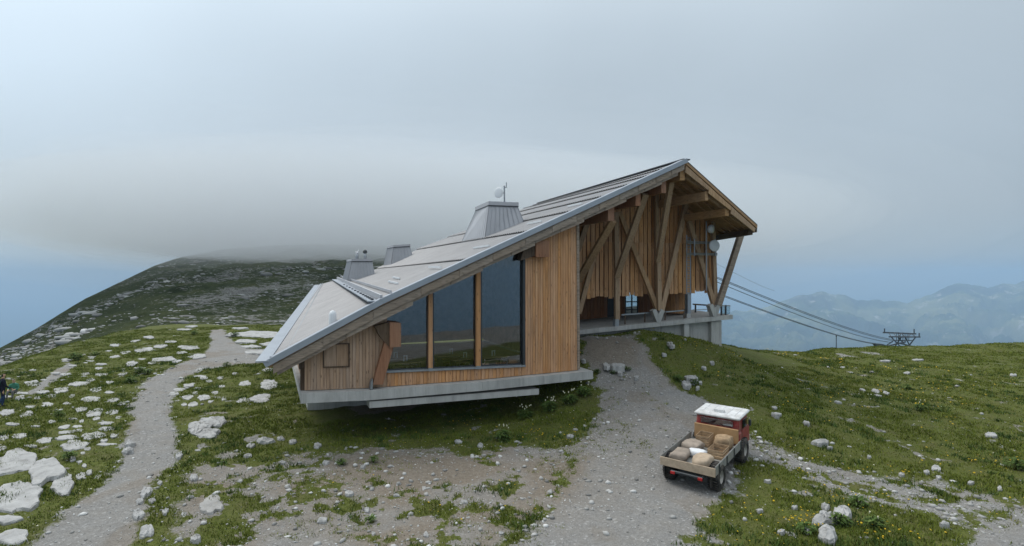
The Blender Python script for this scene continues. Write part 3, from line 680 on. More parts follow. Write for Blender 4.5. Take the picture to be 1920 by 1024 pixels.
# purlins: heavy timbers whose ends show under the verge
def purlin(u0, v0, u1, v1, s0, s1, mat='red_wood'):
    q = [onF(u0, v0, s0), onF(u1, v0, s0), onF(u1, v1, s0), onF(u0, v1, s0)]
    prism('purlin', q, N2 * (s1 - s0), mat, roof)
purlin(1005, 451, 1030, 482, -0.45, 1.2, 'red_wood')
prism('purlin_shade', pts(onF, [(976, 489), (1004.5, 479), (1004.5, 452), (984, 462)], -0.33), N2 * 0.3, 'dark_wood', roof)  # dark piece stands in for the shadowed left side of the purlin
purlin(1140, 386, 1152, 414, -0.35, 6.0)
purlin(1192, 364, 1201, 386, -0.35, 6.0)
purlin(1240, 340, 1249, 362, -0.35, 6.0)
purlin(1275, 320, 1284, 338, -0.45, 5.0, 'soffit_wood')
for (u0, v0, u1, v1) in ((1322, 359, 1328, 376), (1360, 391, 1367, 405)):
    purlin(u0, v0, u1, v1, -0.45, 3.4, 'soffit_wood')
for (ua, va2, ub, vb2) in ((1284, 331, 1340, 366), (1328, 369, 1366, 396), (1366, 402, 1408, 428)):
    p0, p1 = onF(ua, va2, -0.2), onF(ub, vb2, -0.2)
    beam('rafter', p0, p1, 0.16, 0.24, 'beam_wood', roof)

# chimneys: tapered standing-seam hoods
def hood(base, top, cap_over=0.12, nseam=8, cap_h=0.22):
    """base/top: four corners each (front-left, front-right, back-right, back-left)"""
    base = [Vector(p) for p in base]; top = [Vector(p) for p in top]
    c = mesh_obj('chimney_hood', base + top, [(0, 1, 5, 4), (1, 2, 6, 5), (2, 3, 7, 6), (3, 0, 4, 7), (4, 5, 6, 7)], 'chimney_metal', B)
    seams = []
    for (i, j, n) in ((0, 1, nseam), (3, 0, nseam + 4)):
        for k in range(n + 1):
            q = k / n
            a_, b_ = base[i].lerp(base[j], q), top[i].lerp(top[j], q)
            seams.append(beam_vf(a_, b_, 0.035, 0.07))
    multi('seam', seams, 'chimney_metal', c)
    ctr = sum(top, Vector()) / 4
    lo = [ctr + (p - ctr) * (1 + cap_over) + Vector((0, 0, -0.02)) for p in top]; hi2 = [p + Vector((0, 0, cap_h)) for p in lo]
    mesh_obj('chimney_cap', lo + hi2, [(0, 1, 5, 4), (1, 2, 6, 5), (2, 3, 7, 6), (3, 0, 4, 7), (4, 5, 6, 7), (3, 2, 1, 0)], 'chimney_metal', c)
    lo2 = [p - Vector((0, 0, 0.05)) for p in lo]
    mesh_obj('cap_shadow_gap', lo2 + [p + Vector((0, 0, 0.045)) for p in lo2], [(0, 1, 5, 4), (1, 2, 6, 5), (2, 3, 7, 6), (3, 0, 4, 7), (3, 2, 1, 0)], 'dark_metal', c)
    return c, ctr
def s_of(p): return (p - O2).dot(N2)
def seg_at_u(P, Q, u):
    best = min((abs(proj(P.lerp(Q, k / 800))[0] - u), k) for k in range(801))[1]; return P.lerp(Q, best / 800)
C1 = seg_at_u(FP[3], RP[3], 908); C0 = seg_at_u(FP[3], RP[3], 863)
sC = s_of(C1); C2 = onF(988, 415, sC); C3 = C2 + (C0 - C1)
T1 = onF(917, 384, sC + 0.45); T2 = onF(970, 386, sC + 0.45); T0 = onF(893, 394, s_of(C0) - 1.2); T3 = T2 + (T0 - T1)
dn = Vector((0, 0, 0.5))
big_hood, big_ctr = hood([C1 - dn * 0.3, C2 - dn, C3 - dn, C0 - dn * 0.3], [T1, T2, T3, T0], 0.06, 8, 0.22)
def small_hood(bl, br, tl, tr, s, depth, nseam):
    a_, b_, c_, d_ = onF(*bl, s), onF(*br, s), onF(*tr, s + 0.25), onF(*tl, s + 0.25)
    bk = N2 * depth; ti = N2 * (depth - 0.5)
    return hood([a_ - dn, b_ - dn, b_ + bk - dn, a_ + bk - dn], [d_, c_, c_ + ti, d_ + ti], 0.06, nseam, 0.16)
hA, cA = small_hood((648, 530), (705, 514), (660, 489), (697, 489), 15.5, 3.0, 8)
hB, cB = small_hood((732, 492), (775, 474), (738, 463), (768, 461), 20.0, 3.0, 6)
for (u, lab) in ((669.5, 0), (684.5, 1)):
    p0 = onF(u, 489, 17.0); p1 = onF(u, 474, 17.0)
    fl_ = mesh_obj('flue_pipe', *tube_vf(p0, p1, 0.11, 0.11, 12), 'steel', hA, True)
    if lab: mesh_obj('flue_cowl', *lathe_vf(p1 - Vector((0, 0, .02)), (0, 0, 1), [(0, 0.14), (0.10, 0.16), (0.22, 0.10), (0.26, 0)], 12), 'dark_metal', hA, True)
    else: mesh_obj('flue_cowl', *lathe_vf(p1 - Vector((0, 0, .02)), (0.5, 0, 1), [(0, 0.13), (0.05, 0.15), (0.07, 0.03), (0.30, 0.02)], 12), 'dish_white', hA, True)

# ---- restaurant front
floor_l = onF(563, 734, 0); floor_r = onF(1103, 693, 0)
def slab(name, p, q, th, s0, s1, mat='concrete'):
    a_, b_ = p + N2 * s0, q + N2 * s0; v, f = prism_vf([a_, b_, b_ + N2 * (s1 - s0), a_ + N2 * (s1 - s0)], (0, 0, -th)); return mesh_obj(name, v, f, mat, B)
sp = pts(onF, [(563, 733.5), (692, 728.5), (898, 713.0), (1103, 693)], 0)
for i in range(3): slab('floor_slab', sp[i] + E2 * (0.006 if i else 0), sp[i + 1], 0.40, -0.42 - 0.004 * i, 13)
bl_, br_ = onF(690, 747, 0), onF(1004, 724, 0)
slab('slab_beam', bl_ - Vector((0, 0, 0.06)), br_ - Vector((0, 0, 0.06)), 0.27, -0.36, 0.35)
fz = floor_l.z
v, f = prism_vf([W(0.6, 5.5, -1.5), W(12.8, 5.5, -1.5), W(12.8, 12.9, -1.5), W(0.6, 12.9, -1.5)], (0, 0, 3.0)); mesh_obj('foundation', v, f, 'concrete', B)
# outer corner post and bevelled end boards on the left
prism('corner_post', pts(onF, [(563.5, 690), (571, 684), (571, 733), (563.5, 735)], 0.1), N2 * 0.3, 'dark_wood', B)
prism('corner_cap', pts(onF, [(560, 676), (571, 668), (571, 689), (561, 693)], -0.02), N2 * 0.3, 'dark_wood', B)
def board_wall(u0, u1, n, vb, vt_, s, mat, gap=0.5, th=0.035, fn=onF, nv=N2, jit=0.010, name='wall_board', par=None):
    for i in range(n):
        a_, b_ = u0 + (u1 - u0) * i / n + gap * 0.5, u0 + (u1 - u0) * (i + 1) / n - gap * 0.5
        j = random.uniform(-jit, jit)
        q = [fn(a_, vb(a_), s), fn(b_, vb(b_), s), fn(b_, vt_(b_), s), fn(a_, vt_(a_), s)]
        q = [p + nv * j for p in q]
        prism(name, q, nv * th, mat, par or B)
lin = lambda x0, y0, x1, y1: (lambda u: y0 + (y1 - y0) * (u - x0) / (x1 - x0))
slab_v = lambda u: float(np.interp(u, [563, 692, 898, 1103], [732.5, 727.5, 712.0, 692]))
board_wall(571, 606, 6, slab_v, lambda u: vv(u) + 20, 0, 'left_board_wood')
board_wall(606, 655, 8, slab_v, lin(606, 689, 655, 687.5), 0, 'left_board_wood')
board_wall(606, 655, 8, lin(606, 646, 655, 644.5), lambda u: min(vv(u) + 18, 643), 0, 'left_board_wood')
board_wall(655, 704, 8, slab_v, lambda u: vv(u) + 18, 0, 'left_board_wood')
board_wall(704, 726, 3, slab_v, lambda u: vv(u) + 18, 0.03, 'left_board_wood')
board_wall(726, 985, 38, slab_v, lin(720, 700, 985, 687), 0.0, 'board_wood')
board_wall(985, 1084, 21, slab_v, lambda u: vv(u) + 8, 0, 'board_wood')
prism('corner_board', pts(onF, [(1081.5, vv(1081) + 8), (1086, vv(1086) + 8), (1087.5, 692), (1083, 692.5)], -0.045), N2 * 0.12, 'fascia_wood', B)
# backing behind the boards + side wall
prism('wall_core', pts(onF, [(572, 731), (724, 721), (724, vv(724) + 22), (600, vv(600) + 22), (572, vv(572) + 24)], 0.07), N2 * 0.15, 'dark_wood', B)
prism('wall_core', pts(onF, [(728, 721), (1085, 694), (985, 690), (728, 700)], 0.07), N2 * 0.12, 'dark_wood', B)
prism('wall_core', pts(onF, [(986, 700), (1085, 693), (1085, vv(1085) + 12), (986, vv(986) + 12)], 0.07), N2 * 0.15, 'dark_wood', B)
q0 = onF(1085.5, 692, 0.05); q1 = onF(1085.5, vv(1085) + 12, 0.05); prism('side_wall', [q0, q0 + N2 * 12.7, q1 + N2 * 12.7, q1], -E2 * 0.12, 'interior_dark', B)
q0 = onF(571, 733, 0.4); q1 = onF(571, vv(571) + 30, 0.4); prism('side_wall', [q0, q0 + N2 * 12, q1 + N2 * 12, q1], E2 * 0.12, 'left_board_wood', B)
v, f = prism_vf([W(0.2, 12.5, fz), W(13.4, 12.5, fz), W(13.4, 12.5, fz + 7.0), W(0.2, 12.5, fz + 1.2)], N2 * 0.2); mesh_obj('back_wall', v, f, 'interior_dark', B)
v, f = prism_vf([W(0.2, 0.2, fz + 0.02), W(12.6, 0.2, floor_r.z + 0.02), W(12.6, 12.4, floor_r.z + 0.02), W(0.2, 12.4, fz + 0.02)], (0, 0, 0.02)); mesh_obj('interior_floor', v, f, 'interior_floor', B)
# shuttered hatch
sh = prism('shutter', pts(onF, [(608, 688), (630.3, 687.2), (630.3, 646.2), (608, 647)], 0.035), N2 * 0.04, 'left_board_wood', B)
prism('shutter', pts(onF, [(631, 687.2), (653.5, 686.4), (653.5, 645.4), (631, 646.2)], 0.035), N2 * 0.04, 'left_board_wood', B)
for pl_ in ([(606, 690.5), (656, 688.6), (656, 686.4), (606, 688.2)], [(605, 647), (656, 645.2), (656, 643.4), (605, 645.2)], [(605.4, 690), (607.6, 690), (607.6, 645), (605.4, 645)], [(653.8, 688.6), (656, 688.6), (656, 643.6), (653.8, 643.6)]):
    prism('shutter_frame', pts(onF, pl_, -0.05), N2 * 0.09, 'dark_wood', B)
# windows
wb = lin(720, 698, 985, 686.5)
wins = [(722, 803.5), (811.5, 893), (901.5, 980.5)]
for (a_, b_) in wins:
    wn = prism('window_pane', [onF(a_, wb(a_) - 5, 0.14), onF(b_, wb(b_) - 5, 0.14), onF(b_, vv(b_) + 14, 0.14), onF(a_, vv(a_) + 14, 0.14)], N2 * 0.02, 'window_glass', B)
    for (x0, x1) in ((a_ - 0.4, a_ + 2.2), (b_ - 2.2, b_ + 0.4)):
        prism('window_frame', [onF(x0, wb(x0) - 4, 0.10), onF(x1, wb(x1) - 4, 0.10), onF(x1, vv(x1) + 12, 0.10), onF(x0, vv(x0) + 12, 0.10)], N2 * 0.10, 'dark_metal', wn)
    prism('window_frame', [onF(a_, wb(a_) - 1.5, 0.09), onF(b_, wb(b_) - 1.5, 0.09), onF(b_, wb(b_) - 5, 0.09), onF(a_, wb(a_) - 5, 0.09)], N2 * 0.11, 'dark_metal', wn)
prism('window_sill', [onF(720, wb(720) + 1.5, -0.07), onF(986, wb(986) + 1.5, -0.07), onF(986, wb(986) - 2, -0.07), onF(720, wb(720) - 2, -0.07)], N2 * 0.2, 'steel', B)
for (a_, b_) in ((803.8, 811.2), (893.3, 901.2)):
    prism('mullion', [onF(a_, wb(a_) - 3, -0.06), onF(b_, wb(b_) - 3, -0.06), onF(b_, vv(b_) + 14, -0.06), onF(a_, vv(a_) + 14, -0.06)], N2 * 0.28, 'board_wood', B)
    prism('mullion_foot', [onF(a_ - 0.5, wb(a_) + 2, -0.08), onF(b_ + 0.5, wb(b_) + 2, -0.08), onF(b_ + 0.5, wb(b_) - 4, -0.08), onF(a_ - 0.5, wb(a_) - 4, -0.08)], N2 * 0.05, 'steel', B)
prism('window_jamb', [onF(980.8, wb(981), -0.03), onF(985, wb(985), -0.03), onF(985, vv(985) + 10, -0.03), onF(980.8, vv(981) + 10, -0.03)], N2 * 0.2, 'dark_metal', B)
# leaning strut and block under the low eave
prism('strut', [onF(699, 722, -0.28), onF(718, 721, -0.28), onF(741, 640, -0.28), onF(722, 640, -0.28)], N2 * 0.30, 'red_wood', B)
prism('strut_shoe', [onF(694, 730, -0.33), onF(699, 730, -0.33), onF(699, 711, -0.33), onF(696, 716, -0.33)], N2 * 0.3, 'steel', B)
prism('strut_head', [onF(731, 604, -0.42), onF(752, 606, -0.42), onF(752, 650, -0.42), onF(731, 652, -0.42)], N2 * 0.9, 'red_wood', B)
prism('strut_head', [onF(702, 612, -0.32), onF(731, 604, -0.32), onF(731, 652, -0.32), onF(713, 632, -0.32)], N2 * 0.8, 'dark_wood', B)

# ---- station hall
dl0, dl1 = onH(1086, 621, 0), onH(1374, 590.5, 0); dback = NH * 11
v, f = prism_vf([dl0 - EH * 1.0, dl1, dl1 + dback, dl0 - EH * 1.0 + dback], (0, 0, -0.27)); mesh_obj('deck', v, f, 'concrete', B)
prism('deck_footing', pts(onH, [(1070, 624), (1239, 608), (1239, 690), (1070, 690)], 0.5), NH * 0.4, 'concrete', B)
prism('retaining_wall', pts(onH, [(1240, 607), (1352, 595), (1352, 670), (1240, 670)], 0.45), NH * 0.4, 'concrete', B)
for (a_, b_) in ((1283, 1292), (1334, 1353)):
    prism('wall_pier', pts(onH, [(a_, 603), (b_, 601.5), (b_, 670), (a_, 670)], 0.12), NH * 0.36, 'concrete', B)
# hanging boards in two tiers
def htop(u): return vv(u) + 15 if u < 1257 else float(np.interp(u, [1257, 1341], [366, 408]))
seam_v = lin(1085, 455, 1340, 459)
nb = 31
for i in range(nb):
    a_ = 1084 + (1338 - 1084) * i / nb; b_ = a_ + (1338 - 1084) / nb * random.uniform(0.78, 0.88)
    q = [onH(a_, seam_v(a_), 1.0), onH(b_, seam_v(b_), 1.0), onH(b_, htop(b_), 1.0), onH(a_, htop(a_), 1.0)]
    prism('upper_board', [p + NH * random.uniform(-0.02, 0.02) for p in q], NH * 0.06, 'hall_wood', B)
    vbm = float(np.interp(a_, [1085, 1200, 1290, 1340], [560, 553, 547, 546])) + random.uniform(-2.5, 3.5)
    q = [onH(a_, vbm, 0.92), onH(b_, vbm + random.uniform(-0.8, 0.8), 0.92), onH(b_, seam_v(b_) - 2, 0.92), onH(a_, seam_v(a_) - 2, 0.92)]
    jj = random.uniform(-0.02, 0.02)
    prism('lower_board', [p + NH * jj for p in q], NH * 0.06, 'hall_wood', B)
beam('rail_timber', onH(1084, 549, 1.10), onH(1338, 541, 1.10), 0.10, 0.16, 'beam_wood', B)
beam('rail_timber', onH(1084, 457, 1.15), onH(1338, 460, 1.15), 0.10, 0.14, 'dark_wood', B)
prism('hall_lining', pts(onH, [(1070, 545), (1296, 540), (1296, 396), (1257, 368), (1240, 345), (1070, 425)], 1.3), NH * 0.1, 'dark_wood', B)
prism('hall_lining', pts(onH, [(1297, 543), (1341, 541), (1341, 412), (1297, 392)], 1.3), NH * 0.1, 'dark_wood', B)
# recessed wall with doors
rb = lin(1085, 606, 1250, 590)
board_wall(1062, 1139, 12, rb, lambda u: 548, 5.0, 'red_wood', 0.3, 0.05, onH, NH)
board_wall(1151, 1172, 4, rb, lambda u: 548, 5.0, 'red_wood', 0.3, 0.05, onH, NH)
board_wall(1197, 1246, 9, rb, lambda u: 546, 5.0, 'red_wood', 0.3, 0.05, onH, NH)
d1 = prism('door', pts(onH, [(1139, 600), (1151, 599), (1151, 556), (1139, 556)], 5.03), NH * 0.06, 'dark_metal', B)
prism('kick_plate', pts(onH, [(1140, 600), (1150, 599), (1150, 594), (1140, 595)], 5.0), NH * 0.03, 'steel', d1)
d2 = prism('glass_door', pts(onH, [(1172, 598), (1197, 596), (1197, 552), (1172, 552)], 5.10), NH * 0.03, 'clear_glass', B)
for (x0, x1) in ((1172, 1174), (1184, 1186), (1195, 1197)):
    prism('door_frame', pts(onH, [(x0, 598), (x1, 598), (x1, 552), (x0, 552)], 5.04), NH * 0.06, 'dark_metal', d2)
for (y0, y1) in ((565, 567), (580, 582)):
    prism('door_frame', pts(onH, [(1174, y1), (1195, y1), (1195, y0), (1174, y0)], 5.05), NH * 0.04, 'dark_metal', d2)
v, f = prism_vf([onH(1060, 600, 5.2), onH(1160, 600, 5.2), onH(1160, 546, 5.2), onH(1060, 546, 5.2)], NH * 0.1); mesh_obj('wall_core', v, f, 'interior_dark', B)
v, f = prism_vf([onH(1200, 600, 5.2), onH(1246, 600, 5.2), onH(1246, 546, 5.2), onH(1200, 546, 5.2)], NH * 0.1); mesh_obj('wall_core', v, f, 'interior_dark', B)
# rounded timber cabin
cc = onH(1268, 586, 3.2); rc = 0.95; zt_ = onH(1268, 542, 3.2).z
for k in range(26):
    a0_, a1_ = 2 * math.pi * k / 26, 2 * math.pi * (k + 0.93) / 26
    pA = Vector((cc.x + rc * math.cos(a0_), cc.y + rc * math.sin(a0_), cc.z)); pB = Vector((cc.x + rc * math.cos(a1_), cc.y + rc * math.sin(a1_), cc.z))
    rr_ = Vector((math.cos((a0_ + a1_) / 2), math.sin((a0_ + a1_) / 2), 0))
    prism('cabin_stave', [pA, pB, pB + Vector((0, 0, zt_ - cc.z)), pA + Vector((0, 0, zt_ - cc.z))], -rr_ * 0.06, 'board_wood', B)
# ceiling of the porch
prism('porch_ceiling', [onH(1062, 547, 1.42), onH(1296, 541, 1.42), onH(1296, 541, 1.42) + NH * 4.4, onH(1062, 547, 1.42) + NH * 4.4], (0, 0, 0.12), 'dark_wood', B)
# posts, braces and struts of the frame
def post(name, a_, b_, wd=0.30, dp=0.26, mat='beam_wood'): beam(name, a_, b_, wd, dp, mat, B, up=NH)
post('post', onH(1155, 398, 0.2), onH(1157, 600, 0.2), 0.28)
post('post', onH(1230, 352, 0.75), onH(1233, 580, 0.75), 0.26)
post('post', onH(1234, 480, 0.2), onH(1236, 582, 0.2), 0.26)
post('post', onH(1336, 408, 0.45), onH(1341, 574, 0.45), 0.24)
post('brace', onF(1210, 364, 0.5), onH(1156, 519, -0.05), 0.34, 0.26)
post('brace', onF(1149, 414, 0.5), onH(1084, 526, -0.05), 0.36, 0.26)
post('brace', onF(1258, 341, 0.4), onH(1233, 490, -0.05), 0.30, 0.26)
post('brace', onH(1161, 398, 0.6), onH(1233, 582, 0.4), 0.27)
post('brace', onH(1117, 468, 0.6), onH(1085, 588, 0.4), 0.27)
post('brace', onH(1286, 384, 0.5), onH(1240, 582, 0.25), 0.30)
post('brace', onH(1287, 400, 0.6), onH(1339, 573, 0.4), 0.27)
post('brace', onH(1101, 418, 0.7), onH(1083, 470, 0.7), 0.3)
post('strut', onF(1389, 440, 2.2), onH(1346.5, 573, 0.1), 0.34, 0.30, 'fascia_wood')
prism('post_shoe', pts(onH, [(1153.5, 599), (1160.5, 598.5), (1160.5, 613), (1153.5, 614)], 0.02), NH * 0.34, 'steel', B)
for pl_ in ([(1223.5, 583), (1230, 579.5), (1235, 589), (1240, 579.5), (1246.5, 583), (1238.5, 605.5), (1232.5, 606)], [(1330.5, 573), (1336.5, 570), (1341.5, 578), (1346.5, 570), (1352, 573), (1344.5, 594), (1338.5, 594.5)]):
    prism('post_shoe', pts(onH, pl_, -0.02), NH * 0.42, 'concrete', B)
# railings
rl = thing('railing', 'low steel railing between the leaning timber posts on the hall deck', 'railing', tuple(onH(1200, 605, 0.5)))
for u in (1172, 1209, 1247, 1283):
    vbm = float(np.interp(u, [1086, 1374], [619, 590])); beam('post', onH(u, vbm, 0.5), onH(u, vbm - 20, 0.5), 0.07, 0.07, 'dark_wood', rl)
beam('handrail', onH(1165, 590.5, 0.5), onH(1226, 586, 0.5), 0.06, 0.08, 'steel', rl)
beam('handrail', onH(1246, 585, 0.5), onH(1284, 582, 0.5), 0.06, 0.08, 'steel', rl)
rl = thing('railing', 'glass panelled railing at the far end of the concrete deck', 'railing', tuple(onH(1360, 592, 0.5)))
beam('handrail', onH(1299, 570.5, 3.0), onH(1334, 573, 3.0), 0.06, 0.10, 'dark_wood', rl)
beam('handrail', onH(1349, 573, 0.3), onH(1369, 573.5, 0.3), 0.06, 0.08, 'steel', rl)
beam('lower_rail', onH(1299, 581, 3.0), onH(1334, 580, 3.0), 0.05, 0.05, 'steel', rl)
for (u, d) in ((1304, 3.0), (1328, 3.0), (1352.5, 0.3), (1360.5, 0.3)): beam('post', onH(u, 592, d), onH(u, 572, d), 0.09, 0.09, 'dark_metal', rl)
prism('glass_panel', pts(onH, [(1351, 590), (1369, 589), (1369, 574.5), (1351, 574.5)], 0.36), NH * 0.02, 'clear_glass', rl)

# ---- aerials and ladder (fixed to the hall, each its own thing)
ld = thing('ladder', 'thin steel ladder climbing the hanging boards of the hall', 'ladder', tuple(onH(1291, 550, 1.2)))
for u in (1287.5, 1294.5): beam('ladder_rail', onH(u, 552, 0.72), onH(u, 441, 0.72), 0.05, 0.05, 'steel', ld)
for k in range(22): beam('rung', onH(1287.5, 549 - k * 4.9, 0.72), onH(1294.5, 549 - k * 4.9, 0.72), 0.035, 0.035, 'steel', ld)
fr_ = thing('antenna_bracket', 'galvanised pipe bracket carrying round aerials beside the ladder', 'bracket', tuple(onH(1316, 478, 1.0)))
for vq in (453.5, 456, 475, 477.5): mesh_obj('crossbar', *tube_vf(onH(1287, vq, 0.1), onH(1345, vq + 0.6, 0.1), 0.035, None, 8), 'steel', fr_)
for u in (1302, 1324, 1341): mesh_obj('upright', *tube_vf(onH(u, 480, 0.05), onH(u, 448, 0.05), 0.04, None, 8), 'steel', fr_)
mesh_obj('mast', *tube_vf(onH(1324.5, 545, 0.12), onH(1324.5, 415, 0.12), 0.045, None, 8), 'steel', fr_)
def dish(name, lab, c, axis, r, mat='dish_white', mount=None, depth=None):
    depth = depth or r * 0.55
    t = thing(name, lab, 'aerial', tuple(c)); ax = Vector(axis).normalized()
    mesh_obj('radome', *lathe_vf(c, ax, [(depth * 0.62, 0), (depth * 0.60, r * 0.55), (depth * 0.5, r * 0.93), (depth * 0.42, r), (0, r), (-depth * 0.25, r * 0.75), (-depth * 0.4, 0.12 * r), (-depth * 0.4, 0)], 32), mat, t, True)
    if mount is not None:
        for m_ in mount: mesh_obj('mount', *tube_vf(m_[0], m_[1], 0.03, None, 8), 'steel', t)
    return t
c = onH(1338.5, 461, -0.35); dish('dish_aerial', 'grey round dish aerial on the bracket at the hall corner', c, (0.25, -1, 0.02), 0.36, 'dish_grey', [(c, onH(1341, 463, 0.1))])
c = onH(1331, 429.5, 0.0); dish('dish_aerial', 'small white drum aerial seen sideways above the larger grey dish', c, (0.9, -0.45, 0), 0.27, 'dish_white', [(c, onH(1324.5, 431, 0.1))], 0.42)
mp_ = Vector((big_ctr.x, big_ctr.y, big_ctr.z + 0.15))
mp_ = on_plane(946, 377, mp_, Vector((0, 1, 0)))
Ym = mp_.y
c = at(935.5, 361.5, Ym - 0.35); t = dish('dish_aerial', 'white dish aerial with thin mast on top of the largest roof chimney', c, (-0.75, -1, 0.0), 9.6 * Ym / FOC, 'dish_white', [(c, at(945.5, 362, Ym))])
mesh_obj('mast', *tube_vf(mp_ - Vector((0, 0, 0.3)), at(945.5, 348.5, Ym), 0.05, None, 8), 'steel', t)
mesh_obj('whip_arm', *tube_vf(at(945.5, 351.5, Ym), at(949.5, 351.5, Ym), 0.025, None, 6), 'steel', t)
mesh_obj('whip_antenna', *tube_vf(at(949.5, 352, Ym), at(949.5, 342, Ym), 0.03, None, 6), 'steel', t)
cb = thing('electrical_cabinet', 'narrow grey metal cabinet at the foot of the wall ladder', 'cabinet', tuple(onH(1292, 590, 1.0)))
prism('cabinet_body', pts(onH, [(1289, 588), (1296, 588), (1296, 550), (1289, 550)], 0.75), NH * 0.3, 'steel', cb)
prism('cabinet_plinth', pts(onH, [(1288, 600), (1296, 599), (1296, 588.2), (1288, 588.2)], 0.6), NH * 0.45, 'concrete', cb)
prism('cabinet_door', pts(onH, [(1289.8, 587), (1295.2, 587), (1295.2, 551), (1289.8, 551)], 0.73), NH * 0.02, 'flashing_metal', cb)

# ---- tables seen through the restaurant windows
seats = [('nearest the leaning strut', 760, 0.9), ('behind the left pane', 742, 2.0), ('by the second mullion', 872, 0.9), ('in the middle pane', 846, 2.2), ('in the right pane', 925, 1.0)]
for (wh, u, s) in seats:
    p = onF(u, 680, s); fl0 = floor_l.lerp(floor_r, (u - 563) / 540).z + 0.05; p.z = fl0
    t = thing('dining_table', 'wooden restaurant table indoors ' + wh, 'table', tuple(p))
    mesh_obj('table_top', *box_vf(p + Vector((0, 0, 0.74)), 1.5, 0.75, 0.05, PHI), 'table_wood', t)
    for sx in (-0.6, 0.6): mesh_obj('leg', *box_vf(p + E2 * sx + Vector((0, 0, 0.36)), 0.08, 0.6, 0.71, PHI), 'dark_wood', t)
    b2 = thing('bench', 'wooden bench behind the restaurant table ' + wh, 'bench', tuple(p + N2 * 0.75))
    mesh_obj('seat', *box_vf(p + N2 * 0.75 + Vector((0, 0, 0.44)), 1.5, 0.32, 0.05, PHI), 'table_wood', b2)
    for sx in (-0.6, 0.6): mesh_obj('leg', *box_vf(p + N2 * 0.75 + E2 * sx + Vector((0, 0, 0.21)), 0.06, 0.28, 0.41, PHI), 'dark_wood', b2)
    hd = thing('menu_stand', 'small white arched card stand on the table ' + wh, 'card stand', tuple(p + Vector((0, 0, 0.768))))
    q = p + Vector((0, 0, 0.768))
    for sx in (-0.07, 0.07): mesh_obj('leg', *box_vf(q + E2 * sx + Vector((0, 0, 0.11)), 0.045, 0.03, 0.22, PHI), 'white_plastic', hd)
    mesh_obj('arch', *box_vf(q + Vector((0, 0, 0.245)), 0.19, 0.03, 0.05, PHI), 'white_plastic', hd)

# ------------------------------------------------------------------ cableway
PY = 165.0
py = thing('cableway_pylon', 'dark steel cableway pylon head rising behind the meadow edge', 'pylon', tuple(at(1690, 660, PY)))
def pb(name, a_, b_, r=0.16, d=0.0, d2=None):
    beam(name, at(*a_, PY + d), at(*b_, PY + (d if d2 is None else d2)), r * 2, r * 2, 'pylon_steel', py)
pb('crossarm', (1656, 623.5), (1717, 626), 0.22, 0); pb('crossarm', (1667, 631.5), (1725, 632), 0.2, -3)
for (u, v0, v1, d) in ((1658.5, 624, 616, 0), (1714, 626, 617, 0), (1723.5, 632, 624.5, -3)): pb('guide_post', (u, v0), (u, v1), 0.12, d)
for (a_, b_) in (((1667, 624), (1671, 632)), ((1676, 624), (1680, 632)), ((1690, 625), (1684, 632)), ((1690, 625), (1697, 632)), ((1709, 626), (1701, 632)), ((1709, 626), (1718, 632))): pb('lattice_bar', a_, b_, 0.09, 0, -3)
for (a_, b_) in (((1671, 632), (1690, 652)), ((1717, 632), (1703, 650)), ((1690, 632), (1678, 650)), ((1697, 632), (1708, 652)), ((1684, 632), (1700, 650)), ((1674, 640), (1663, 647)), ((1675, 638), (1712, 638.5))): pb('leg', a_, b_, 0.12, -3, 0)
for u in (1681, 1684.5, 1688, 1693, 1697, 1701, 1704): pb('hanger', (u, 626), (u, 640), 0.06, -2)
pb('working_platform', (1660, 651.3), (1712, 650), 0.28, -3); pb('working_platform', (1680, 642), (1712, 650), 0.2, -3); pb('working_platform', (1698, 641), (1664, 649), 0.18, -3)
sd_ = [at(u, v, PY - 4) for (u, v) in ((1639, 644), (1655, 645), (1664, 648), (1664, 652.5), (1646, 652))]
prism('cable_saddle', sd_, (0, 1.2, 0), 'pylon_steel', py)
def cable(lab, a_, b_, sag, r=0.06):
    n = 24; V_, F_ = [], []
    for i in range(n):
        q0, q1 = i / n, (i + 1) / n
        p0 = a_.lerp(b_, q0) - Vector((0, 0, 4 * sag * q0 * (1 - q0))); p1 = a_.lerp(b_, q1) - Vector((0, 0, 4 * sag * q1 * (1 - q1)))
        v, f = tube_vf(p0, p1, r * (0.55 + 0.9 * q0), r * (0.55 + 0.9 * q1), 6, False); o = len(V_); V_ += v; F_ += [tuple(k + o for k in x) for x in f]
    o = mesh_obj('cable', V_, F_, 'pylon_steel', None, True); tag(o, lab, 'cable', 'ropes of the aerial cableway'); return o
for (lab, u0, v0, u1, v1, s) in (('topmost thick rope of the upper cable pair to the pylon', 1300, 501, 1676, 637, 0.9), ('second thick rope of the upper cable pair to the pylon', 1300, 503.4, 1675, 639, 0.9),
                                 ('thin hauling rope just under the upper cable pair', 1300, 510, 1672, 642, 1.1), ('upper rope of the lower cable pair ending at the saddle', 1300, 532, 1642, 644, 0.8),
                                 ('lower rope of the lower cable pair ending at the saddle', 1300, 534.5, 1644, 645.5, 0.8)):
    cable(lab, at(u0, v0, 44), at(u1, v1, PY - 3.5), s)
o = cable('faint single wire high above the other cableway ropes', at(1330, 487, 44), at(1452, 545, 150), 0.3, 0.02)
pole = thing('marker_pole', 'thin lone marker pole standing on the grassy edge beside the valley', 'pole', tuple(at(1568, 656, 47)))
mesh_obj('shaft', *tube_vf(at(1568, 658, 47), at(1568, 631, 47), 0.035, 0.03, 8), 'dark_metal', pole)
mesh_obj('knob', *lathe_vf(at(1568, 631, 47), (0, 0, 1), [(-0.02, 0.03), (0.02, 0.06), (0.08, 0.06), (0.11, 0)], 8), 'dark_metal', pole)

